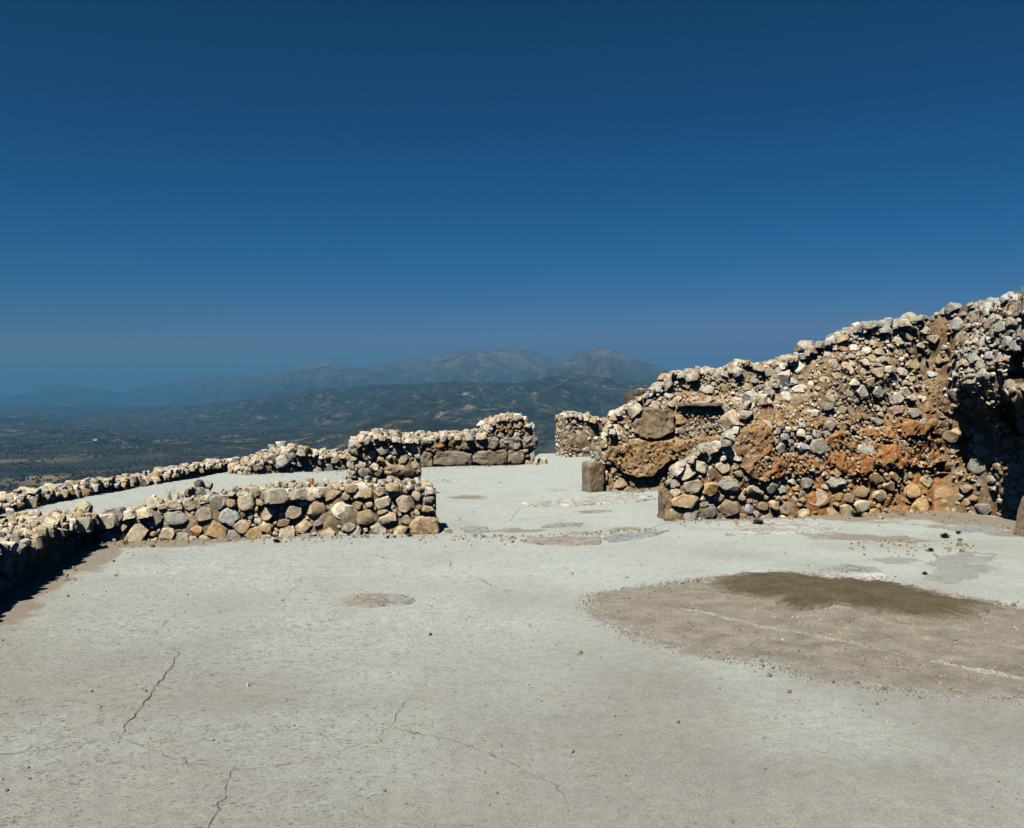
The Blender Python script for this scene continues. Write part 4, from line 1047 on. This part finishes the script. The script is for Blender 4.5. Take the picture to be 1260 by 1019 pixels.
PXP = lambda L: np.array([gpt(*p) for p in L])
def build_hearth():
    out = PXP([(720, 745), (740, 734), (790, 724), (850, 716), (900, 710), (967, 706), (1040, 711), (1110, 720), (1180, 734), (1235, 745), (1300, 758), (1390, 790), (1400, 830), (1330, 858), (1260, 861), (1211, 861), (1144, 856), (1082, 850), (1033, 841), (984, 832), (931, 818), (873, 810), (811, 793), (767, 776), (735, 758)])
    c = out.mean(0); root = empty('hearth', (c[0], c[1], 0))
    tag(root, 'big round hearth patch of brown gravelly earth sunk in the pale floor', 'hearth')
    v, f = sheet_mesh(out, 0.012, 0.10, 0.010, 0.005, -0.02, 64, 0.0, 0.05); link('gravel_bed', v - [c[0], c[1], 0], f, M_GRAVEL, root, True, np.tile(sheet_mesh.s[:, None], (1, 3)))
    dk = PXP([(864, 720), (891, 712), (967, 708), (1033, 713), (1100, 720), (1167, 735), (1224, 750), (1202, 764), (1144, 764), (1082, 756), (1033, 750), (984, 755), (949, 741), (900, 731)])
    v, f = sheet_mesh(dk, 0.018, 0.10, 0.010, 0.012, -0.01, 30, 0.05, 0.05); link('dark_earth_patch', v - [c[0], c[1], 0], f, M_DARKEARTH, root, True, np.tile(sheet_mesh.s[:, None], (1, 3)))
    ln = PXP([(828, 750), (878, 760), (931, 773), (989, 784), (1038, 793), (1091, 807), (1144, 818), (1189, 827), (1260, 842), (1340, 858)])
    for i0, i1, w_, h_ in ((0.1, 2.1, .009, .010), (2.0, 3.3, .007, .008), (3.2, 4.7, .010, .012), (4.6, 6.1, .010, .012), (6.0, 9, .019, .022)):
        q = np.linspace(i0, i1, int((i1 - i0) * 22)); X = np.interp(q, range(len(ln)), ln[:, 0]); Y = np.interp(q, range(len(ln)), ln[:, 1])
        X = X + 0.02 * fbm(n1(q * 3, 1.0, 1), 3); Y = Y + 0.02 * fbm(n1(q * 3, 5.0, 1), 3)
        tp = np.minimum(1, np.minimum(np.arange(len(q)), np.arange(len(q))[::-1]) / 4.0 + 0.15)
        d = np.stack([np.gradient(X), np.gradient(Y)], 1); d /= np.hypot(*d.T)[:, None]; nn = np.stack([-d[:, 1], d[:, 0]], 1)
        ww = w_ * tp * (1 + .5 * fbm(n1(q * 9, 2.0, 1), 3)); hh = 0.022 + h_ * tp * (1 + .5 * fbm(n1(q * 11, 7.0, 1), 3))
        rows = [np.column_stack([np.stack([X, Y], 1) + nn * (ww * a)[:, None], b * hh - .004]) for a, b in ((-1, 0), (-.6, .9), (.5, 1.0), (1, 0))]
        v = np.stack(rows, 1).reshape(-1, 3); idx = np.arange(len(v)).reshape(-1, 4)
        f = np.stack([idx[:-1, :-1], idx[1:, :-1], idx[1:, 1:], idx[:-1, 1:]], -1).reshape(-1, 4)[:, ::-1]
        link('plaster_rim', v - [c[0], c[1], 0], f, M_PLASTER, root)
    pm = MB(); xs0, ys0 = out.min(0); xs1, ys1 = out.max(0); k = 0
    def grain(p, r0, r1, pal):
        r = rng.uniform(r0, r1); rock(pm, (p[0] - c[0], p[1] - c[1], float(floor_z(p[0], p[1])) + .003), r, pick(pal), 1)
    ring = Path(np.vstack([out, out[:1]])); dring = Path(np.vstack([dk, dk[:1]]))
    for _ in range(5000):
        t = rng.uniform(0, ring.L); p = ring.at(t) + rng.normal(0, .06, 2)
        if p[0] < 5: grain(p, .002, .006, {'brown': 4, 'tan': 2, 'grey': 2})
    for _ in range(2500):
        t = rng.uniform(0, dring.L); p = dring.at(t) + rng.normal(0, .08, 2); grain(p, .003, .008, {'brown': 6, 'tan': 1})
    while k < 5200:
        p = rng.uniform([xs0, ys0], [min(xs1, 5.2), ys1])
        if not inside(out, p[0] + rng.normal(0, .05), p[1] + rng.normal(0, .05)): continue
        if inside(dk, p[0], p[1]) and rng.random() < .6: continue
        r = 0.002 + 0.008 * rng.random() ** 1.8 + (0.008 if rng.random() < .03 else 0)
        rock(pm, (p[0] - c[0], p[1] - c[1], float(floor_z(p[0], p[1])) + .006), r, pick({'beige': 4, 'grey': 4, 'tan': 3, 'brown': 4, 'dgrey': 3, 'white': 2}), 2); k += 1
    o = pm.build('pebbles', M_PEBBLE, root); tag(o, None, None, None, 'stuff')
build_hearth()

def thin(name, label, cat, px_poly, mat, z=0.008, edge=0.03, group=None, relief=0.004, dome=0.0):
    P = PXP(px_poly); c = P.mean(0); v, f = sheet_mesh(P, z, edge, 0.015, relief, -0.02, 8, dome, edge * .5)
    o = link(name, v - [c[0], c[1], 0], f, mat); o.location = (c[0], c[1], 0); tag(o, label, cat, group); return o

def column_base(label, L, m1, m2, split):
    P = PXP(L); c = P.mean(0); root = empty('column_base', (c[0], c[1], 0)); tag(root, label, 'column base', 'flat column bases in the floor')
    v, f = sheet_mesh(P, 0.012, 0.03, 0.02, 0.006, -0.02, 10); link('stone_disc', v - [c[0], c[1], 0], f, m1, root)
    v, f = sheet_mesh(PXP(split), 0.022, 0.02, 0.02, 0.006, -0.01, 6); link('worn_facing', v - [c[0], c[1], 0], f, m2, root)
column_base('small round stone base at left of the open floor', [(415, 743), (430, 737), (458, 734), (490, 735), (509, 740), (505, 746), (480, 749), (455, 750), (428, 748)], M_PINKSLAB, M_SLATE, [(475, 735), (495, 736), (508, 741), (498, 746), (478, 744)])
column_base('worn round base beside the dark earth of the hearth', [(1002, 706), (1015, 701), (1045, 698), (1080, 702), (1094, 709), (1080, 715), (1040, 715), (1012, 712)], M_WHITESLAB, M_SLATE, [(1010, 703), (1045, 698), (1078, 702), (1085, 706), (1045, 707), (1015, 706)])
thin('paving_slab', 'white broken slab at the foot of the tall right wall', 'slab', [(905, 653), (935, 645), (965, 640), (1005, 644), (1030, 650), (1000, 655), (950, 658), (890, 661)], M_WHITESLAB, 0.014, 0.07)
thin('paving_slab', 'long white threshold strip before the brown upright slab', 'slab', [(640, 621), (690, 617), (735, 612), (800, 610), (806, 615), (770, 619), (720, 623), (660, 624)], M_WHITESLAB, 0.03, 0.10)
thin('paving_slab', 'pinkish cracked slab in the middle of the doorway', 'slab', [(636, 667), (662, 663), (700, 662), (742, 664), (740, 671), (700, 673), (660, 672)], M_PINKSLAB, 0.012, 0.05)
thin('paving_slab', 'blue grey slab right of the pinkish doorway slab', 'slab', [(742, 664), (760, 659), (800, 656), (822, 655), (805, 661), (775, 666), (748, 669)], M_SLATE, 0.012, 0.05)
thin('paving_slab', 'small blue grey slab by the end of the low front wall', 'slab', [(565, 651), (582, 648), (600, 650), (602, 655), (588, 658), (572, 657)], M_SLATE, 0.012, 0.03)
thin('paving_slab', 'narrow grey slab behind the pinkish doorway slab', 'slab', [(665, 648), (690, 645), (716, 646), (714, 650), (690, 651), (668, 651)], M_SLATE, 0.012, 0.04)
thin('paving_slab', 'thin brown grey patch in the floor between the two doorways', 'slab', [(706, 631), (730, 629), (756, 630), (740, 633), (715, 634)], M_PINKSLAB, 0.010, 0.05)
thin('paving_slab', 'dark grey slab under the shaded corner of the right wall', 'slab', [(1158, 652), (1190, 647), (1235, 648), (1228, 654), (1190, 656)], M_SLATE, 0.012, 0.05)
thin('floor_patch', 'greyish worn hollow in the floor beyond the hearth', 'floor patch', [(1140, 712), (1150, 700), (1160, 685), (1185, 680), (1225, 684), (1215, 700), (1200, 712), (1170, 717)], M_STAIN, 0.004, 0.10, None, 0.003)
thin('floor_patch', 'thin blue grey smear left of the small weeds', 'floor patch', [(1065, 690), (1090, 686), (1120, 688), (1130, 691), (1100, 694)], M_STAIN, 0.004, 0.10, None, 0.003)

# cracks in the floor skin
def crack(px_pts, w0, label=None):
    P = PXP(px_pts); seg = np.append(0, np.cumsum(np.hypot(*np.diff(P, axis=0).T))); n = max(6, int(seg[-1] / 0.02)); s = np.linspace(0, seg[-1], n)
    X = np.interp(s, seg, P[:, 0]); Y = np.interp(s, seg, P[:, 1])
    k = rng.uniform(0, 50); X = X + 0.022 * fbm(n1(s * 6, k, 1), 5, 0.65); Y = Y + 0.022 * fbm(n1(s * 6, k + 9, 1), 5, 0.65)
    d = np.stack([np.gradient(X), np.gradient(Y)], 1); d /= np.hypot(*d.T)[:, None] + 1e-9; nn = np.stack([-d[:, 1], d[:, 0]], 1)
    tp = np.minimum(1, np.minimum(s, seg[-1] - s) / 0.15 + 0.1)
    ww = np.maximum(0.0006, w0 * 0.26 * tp * (0.8 + 0.7 * fbm(n1(s * 14, k, 3), 3)))
    Z = floor_z(X, Y) + 0.004 * fbm(n1(X * 4, Y * 4, 1), 2) + 0.005
    a = np.column_stack([np.stack([X, Y], 1) + nn * ww[:, None], Z]); b = np.column_stack([np.stack([X, Y], 1) - nn * ww[:, None], Z])
    v = np.stack([a, b], 1).reshape(-1, 3); idx = np.arange(2 * n).reshape(n, 2)
    f = np.stack([idx[:-1, 0], idx[:-1, 1], idx[1:, 1], idx[1:, 0]], -1)
    link('crack', v, f, M_CRACK, floor_o)
for L, w0 in (
    ([(213, 795), (215, 808), (210, 820), (196, 838), (182, 855), (170, 872), (155, 890), (145, 903)], .010),
    ([(145, 903), (128, 908), (100, 914), (50, 920), (-30, 926)], .007),
    ([(145, 903), (165, 917), (190, 924), (230, 938), (290, 946)], .005), ([(290, 946), (340, 944), (380, 938), (420, 925), (455, 913), (482, 898)], .004),
    ([(482, 898), (490, 885), (500, 868), (508, 856), (518, 853)], .007), ([(290, 946), (280, 962), (270, 985), (262, 1005), (250, 1030)], .009),
    ([(482, 898), (520, 905), (560, 915), (590, 925), (615, 935), (650, 952)], .006), ([(213, 757), (200, 773), (185, 787)], .006), ([(374, 710), (362, 725), (348, 743)], .007),
    ([(190, 681), (200, 692), (212, 700)], .008), ([(583, 710), (600, 718), (615, 724), (640, 733)], .008), ([(545, 685), (556, 694), (554, 702)], .008),
    ([(628, 642), (633, 634), (640, 627)], .014), ([(615, 643), (660, 638), (700, 635), (740, 632)], .014), ([(795, 702), (780, 690)], .007), ([(580, 757), (570, 770)], .005), ([(190, 858), (225, 857)], .004),
    ([(560, 642), (572, 636), (590, 634)], .012), ([(700, 677), (690, 666), (700, 660)], .008), ([(560, 596), (548, 592), (575, 590)], .02), ([(920, 662), (900, 670), (880, 668)], .008),
    ([(1060, 668), (1120, 672), (1150, 680)], .01), ([(840, 640), (800, 652), (740, 660)], .012), ([(650, 952), (680, 970), (700, 995)], .003)):
    crack(L, w0)

# crumbs on the open floor
def crumbs():
    mb = MB(); k = 0
    while k < 380:
        y = 3.4 * (26 / 3.4) ** rng.random(); x = rng.uniform(-0.56, 0.56) * y
        if not inside(FLOOR, x, y) or x < -4.0: continue
        if fbm(np.array([x * .8, y * .8, 3.0])) < -0.1 and rng.random() < .7: continue
        r = rng.uniform(0.003, 0.008) * (2 if rng.random() < .06 else 1) * (1 + y / 25)
        rock(mb, (x, y, float(floor_z(x, y))), r, pick({'beige': 3, 'tan': 3, 'grey': 3, 'brown': 3, 'dgrey': 2, 'white': 1}), 2); k += 1
    for pts, w_, n in ((A_PTS, .22, 220), (B_PTS[:3], .3, 330), (C_PTS, .4, 160), (E_PTS, .3, 90), ([gpt(560, 658), gpt(660, 660), gpt(800, 652)], .3, 200), (I_PTS[1:], .3, 80), ([gpt(1060, 662), gpt(1200, 672)], .6, 110), (G_PTS, .3, 70)):
        p = Path(pts)
        for _ in range(n):
            t = rng.uniform(0, p.L); q = p.at(t) + p.n(t) * abs(rng.normal(0, w_)) * (1 if len(pts) < 4 else 1)
            r = rng.uniform(0.006, 0.02) * (1.7 if rng.random() < .08 else 1)
            rock(mb, (q[0], q[1], float(floor_z(q[0], q[1]))), r, pick({'beige': 4, 'tan': 4, 'grey': 3, 'brown': 2, 'white': 1}), 2)
    o = mb.build('gravel', M_PEBBLE); tag(o, None, None, None, 'stuff')
crumbs()

def loose(px, py, r, pal, label, squash=(0.5, .7)):
    g = gpt(px, py); mb = MB(); rock(mb, (0, 0, 0), r, np.array(PAL[pal]), 3, squash); o = mb.build('loose_stone', M_STONE)
    o.location = (g[0], g[1], float(floor_z(*g))); tag(o, label, 'stone', 'loose stones on the floor')
loose(552, 656, .06, 'beige', 'flat beige stone on the floor at the end of the low front wall')
loose(667, 570, .16, 'white', 'white stone fallen at the right foot of the squared block wall')
loose(659, 572, .11, 'beige', 'smaller beige stone left of the white fallen stone')
loose(983, 744, .035, 'white', 'small pale stone at the lower edge of the dark earth patch')
loose(310, 582, .12, 'tan', 'tan stone lying before the low heap near the parapet')
loose(1084, 640, .05, 'tan', 'little tan stone at the foot of the tall right wall')

# weeds
def leaf_mat():
    m, nt, b = new_mat('weed_leaf'); p = position(nt)
    c = mix(nt, noise(nt, 40, 3, 0.6, p), (0.035, 0.075, 0.03), (0.075, 0.12, 0.045)); nt.links.new(c, b.inputs['Base Color']); b.inputs['Roughness'].default_value = 0.6
    return m
M_LEAF = leaf_mat()
def weed(px, py, r, n, label):
    r *= 0.75
    g = gpt(px, py); V = []; Fc = []; k = 0
    for _ in range(n):
        a = rng.random() * 6.283; el = rng.uniform(0.2, 1.3); L = r * rng.uniform(.5, 1.1); w_ = L * rng.uniform(.16, .3)
        s = rng.normal(0, r * .28, 2); d = np.array([math.cos(a) * math.cos(el), math.sin(a) * math.cos(el), math.sin(el)]); sd = np.array([-math.sin(a), math.cos(a), 0])
        b0 = np.array([s[0], s[1], rng.uniform(0, r * .3)])
        pts = [b0, b0 + d * L * .5 + sd * w_, b0 + d * L * .95 - [0, 0, L * .12], b0 + d * L * .5 - sd * w_]
        V += pts; Fc += [(k, k + 1, k + 2), (k, k + 2, k + 3)]; k += 4
    o = link('weed', np.array(V), np.array(Fc), M_LEAF, None, False); o.location = (g[0], g[1], float(floor_z(*g))); tag(o, label, 'weed', 'green weeds in the floor and wall foot')
weed(1163, 662, .09, 90, 'largest leafy weed on the floor before the shaded corner')
weed(1146, 679, .06, 50, 'small dark weed in the floor nearest the hearth side')
weed(1182, 666, .045, 35, 'tiny weed right of the largest floor weed')
weed(1139, 707, .05, 40, 'little weed on the edge of the worn hollow')
weed(934, 647, .12, 110, 'bushy weed at the foot of the tall right wall')
weed(1055, 637, .12, 100, 'weed under the dark red brown wall stone')
weed(1180, 657, .06, 40, 'weed on the dark grey corner slab')
weed(340, 668, .07, 60, 'dark weed at the foot of the low front wall')
weed(504, 661, .06, 50, 'small weed left of the square end block')

M_STRAW = new_mat('dry_straw'); M_STRAW[2].inputs['Base Color'].default_value = (0.42, 0.34, 0.17, 1); M_STRAW = M_STRAW[0]
def straw(p, r, n, label):
    V = []; Fc = []; k = 0
    for _ in range(n):
        a = rng.random() * 6.283; el = rng.uniform(0.7, 1.5); L = r * rng.uniform(.5, 1.2); s = rng.normal(0, r * .12, 2); w_ = 0.0035
        d = np.array([math.cos(a) * math.cos(el), math.sin(a) * math.cos(el), math.sin(el)]); sd = np.array([-math.sin(a), math.cos(a), 0]) * w_
        b0 = np.array([s[0], s[1], -0.02]); m = b0 + d * L * .6; e = b0 + d * L + np.array([d[0], d[1], -.3]) * L * .2
        V += [b0 - sd, b0 + sd, m + sd * .7, m - sd * .7, e]; Fc += [(k, k + 1, k + 2), (k, k + 2, k + 3), (k + 3, k + 2, k + 4)]; k += 5
    o = link('dry_grass_tuft', np.array(V), np.array(Fc), M_STRAW, None, False); o.location = p; tag(o, label, 'grass tuft', 'dry grass on the ruins')
for px, py, r, n, label in ((152, 670, .14, 40, 'straw tuft at the dusty corner of the two left walls'), (436, 663, .10, 30, 'straw tuft at the foot of the low front wall'), (980, 638, .15, 45, 'straw tuft at the foot of the tall wall beside the white slab'),
                            (1110, 636, .16, 45, 'straw tuft at the foot of the tall wall near its inner corner'), (790, 606, .14, 35, 'straw tuft at the foot of the back wall by the brown slab'), (600, 573, .18, 35, 'straw tuft before the squared block wall')):
    g = gpt(px, py); straw((g[0], g[1], 0), r, n, label)
straw((-4.2, 11.5, .46), .22, 30, 'thin dry stalks growing on top of the low front wall near its left end')
straw((6.75, 12.4, 3.0), .22, 60, 'dry grass on the crest of the tall right wall at the picture edge')

# ------------------------------------------------------------------ the plain: olive trees and far houses
def olive_mat():
    m, nt, b = new_mat('olive_foliage'); p = position(nt)
    c = mix(nt, noise(nt, 0.3, 4, 0.7, p), (0.010, 0.017, 0.010), (0.03, 0.038, 0.024)); nt.links.new(c, b.inputs['Base Color'])
    bump(nt, b, noise(nt, 1.5, 3, 0.7, p), 0.8); return m
M_OLIVE = olive_mat()
def crown(r, sub, seed):
    V, Fc = ico(sub); n = fbm(V * 1.8 + seed, 3)
    P = V * (1 + 0.38 * n)[:, None] * [r, r, r * .78]; P[:, 2] += r * .75
    return P, Fc
def build_trees():
    spots = []
    # orchard rows nearest the foot of the hill, then looser groves up the plain
    for cx, cr, w_, h_, step, rot in ((20, 2150, 420, 330, 17, .4), (150, 2500, 420, 300, 19, .2), (120, 3300, 700, 420, 22, -.3), (330, 3000, 500, 420, 22, .5), (260, 4100, 900, 500, 27, .1), (60, 4600, 900, 700, 30, .3), (420, 4300, 600, 500, 28, -.2), (360, 2400, 400, 250, 20, .3)):
        c = ter_at(cx, cr)
        for i in np.arange(-w_ / 2, w_ / 2, step):
            for j in np.arange(-h_ / 2, h_ / 2, step * 1.25):
                x = c[0] + i * math.cos(rot) - j * math.sin(rot) + rng.normal(0, step * .22); y = c[1] + i * math.sin(rot) + j * math.cos(rot) + rng.normal(0, step * .22)
                if fbm(np.array([x / 210, y / 210, 2.0]), 3) < 0.08: continue
                spots.append((x, y))
    for _ in range(6500):
        r = 1900 * (8000 / 1900) ** rng.random(); px = rng.uniform(-60, 820); th = math.atan((px - CX) / F); x, y = r * math.sin(th), r * math.cos(th)
        if fbm(np.array([x / 300, y / 300, 7.0]), 3) < 0.0: continue
        spots.append((x, y))
    S = np.array(spots); r = np.hypot(*S.T); px = CX + F * S[:, 0] / S[:, 1]; z = terrain_z(px, r)
    o_ = np.argsort(r); S, r, z, px = S[o_], r[o_], z[o_], px[o_]
    py = HY - F * (z - EYE) / S[:, 1]
    vis = (px > -10) & (py < np.interp(px, [0, 100, 200, 300, 430, 440, 520], [622, 602, 574, 566, 555, 535, 530]) + 2) & (px < 820)
    near = np.nonzero(vis)[0][:300]; rest = np.setdiff1d(np.nonzero(vis)[0], near)
    P, Fc = crown(3.4, 3, 5.0)
    protos = []
    for k in range(4):
        P, Fc = crown(3.6, 3, 5.0 + 7 * k); me_o = link('olive_tree', P, Fc, M_OLIVE); protos.append(me_o)
    for n, i in enumerate(near):
        o = protos[n] if n < 4 else protos[n % 4].copy()
        if n >= 4: COL.objects.link(o)
        o.location = (S[i, 0], S[i, 1], z[i] - 0.4); o.rotation_euler = (0, 0, rng.random() * 6.28); s = rng.uniform(.75, 1.25); o.scale = (s, s, s)
        tag(o, 'round dark olive tree among the nearest groves on the plain below', 'tree', 'olive trees on the plain')
    mb = MB()
    for i in rest:
        P, Fc = crown(rng.uniform(2.6, 4.2) * (1 + (r[i] > 4500) * .4), 2 if r[i] < 4000 else 1, rng.uniform(0, 90)); mb.add(P + [S[i, 0], S[i, 1], z[i] - .4], Fc, np.array((.03, .04, .03)))
    o = mb.build('olive_groves', M_OLIVE); tag(o, None, None, None, 'stuff')
build_trees()

def plain_mat(name, c):
    m, nt, b = new_mat(name); p = position(nt)
    k = ramp(nt, noise(nt, 0.8, 4, .6, p), [(0.3, .85), (.7, 1.1)]); nt.links.new(mix(nt, 1.0, c, k, 'MULTIPLY'), b.inputs['Base Color']); return m
M_WHITEWASH = plain_mat('whitewash', (0.72, 0.70, 0.66)); M_TILE = plain_mat('clay_tiles', (0.33, 0.17, 0.10)); M_DARK = plain_mat('shuttered_opening', (0.06, 0.05, 0.04))
def box_faces(x0, x1, y0, y1, z0, z1):
    v = np.array([(x, y, z) for x in (x0, x1) for y in (y0, y1) for z in (z0, z1)], float)
    f = np.array([(0, 1, 3, 2), (4, 6, 7, 5), (0, 4, 5, 1), (2, 3, 7, 6), (0, 2, 6, 4), (1, 5, 7, 3)]); return v, f
def house(px, r, w_, d_, h_, yaw, label):
    p = ter_at(px, r); root = empty('farmhouse', p - [0, 0, 0.5]); root.rotation_euler = (0, 0, yaw); tag(root, label, 'house', 'far white houses in the valley')
    v, f = box_faces(-w_ / 2, w_ / 2, -d_ / 2, d_ / 2, 0, h_); link('wall', v, f, M_WHITEWASH, root, False)
    e = .5; v = np.array([(-w_ / 2 - e, -d_ / 2 - e, h_ + .01), (w_ / 2 + e, -d_ / 2 - e, h_ + .01), (w_ / 2 + e, d_ / 2 + e, h_ + .01), (-w_ / 2 - e, d_ / 2 + e, h_ + .01), (-w_ / 2 - e, 0, h_ + d_ * .28), (w_ / 2 + e, 0, h_ + d_ * .28)])
    f3 = np.array([(0, 1, 5), (0, 5, 4), (2, 3, 4), (2, 4, 5), (0, 4, 3), (1, 2, 5), (0, 3, 2), (0, 2, 1)]); link('roof', v, f3, M_TILE, root, False)
    for k in (-1, 1):
        v, f = box_faces(k * w_ / 4 - .6, k * w_ / 4 + .6, -d_ / 2 - .06, -d_ / 2 + .05, h_ * .4, h_ * .75); link('window', v, f, M_DARK, root, False)
house(55, 2330, 15, 8, 4.5, .2, 'lone white farmhouse on the brown plain beyond the parapet')
house(118, 4700, 22, 10, 6, -.3, 'white house far out on the plain left of the hills')
house(375, 6100, 20, 10, 7, .3, 'white house low on the far slope above the heap of rubble')
house(393, 6000, 16, 9, 6, -.2, 'small white house just right of another on the far slope')
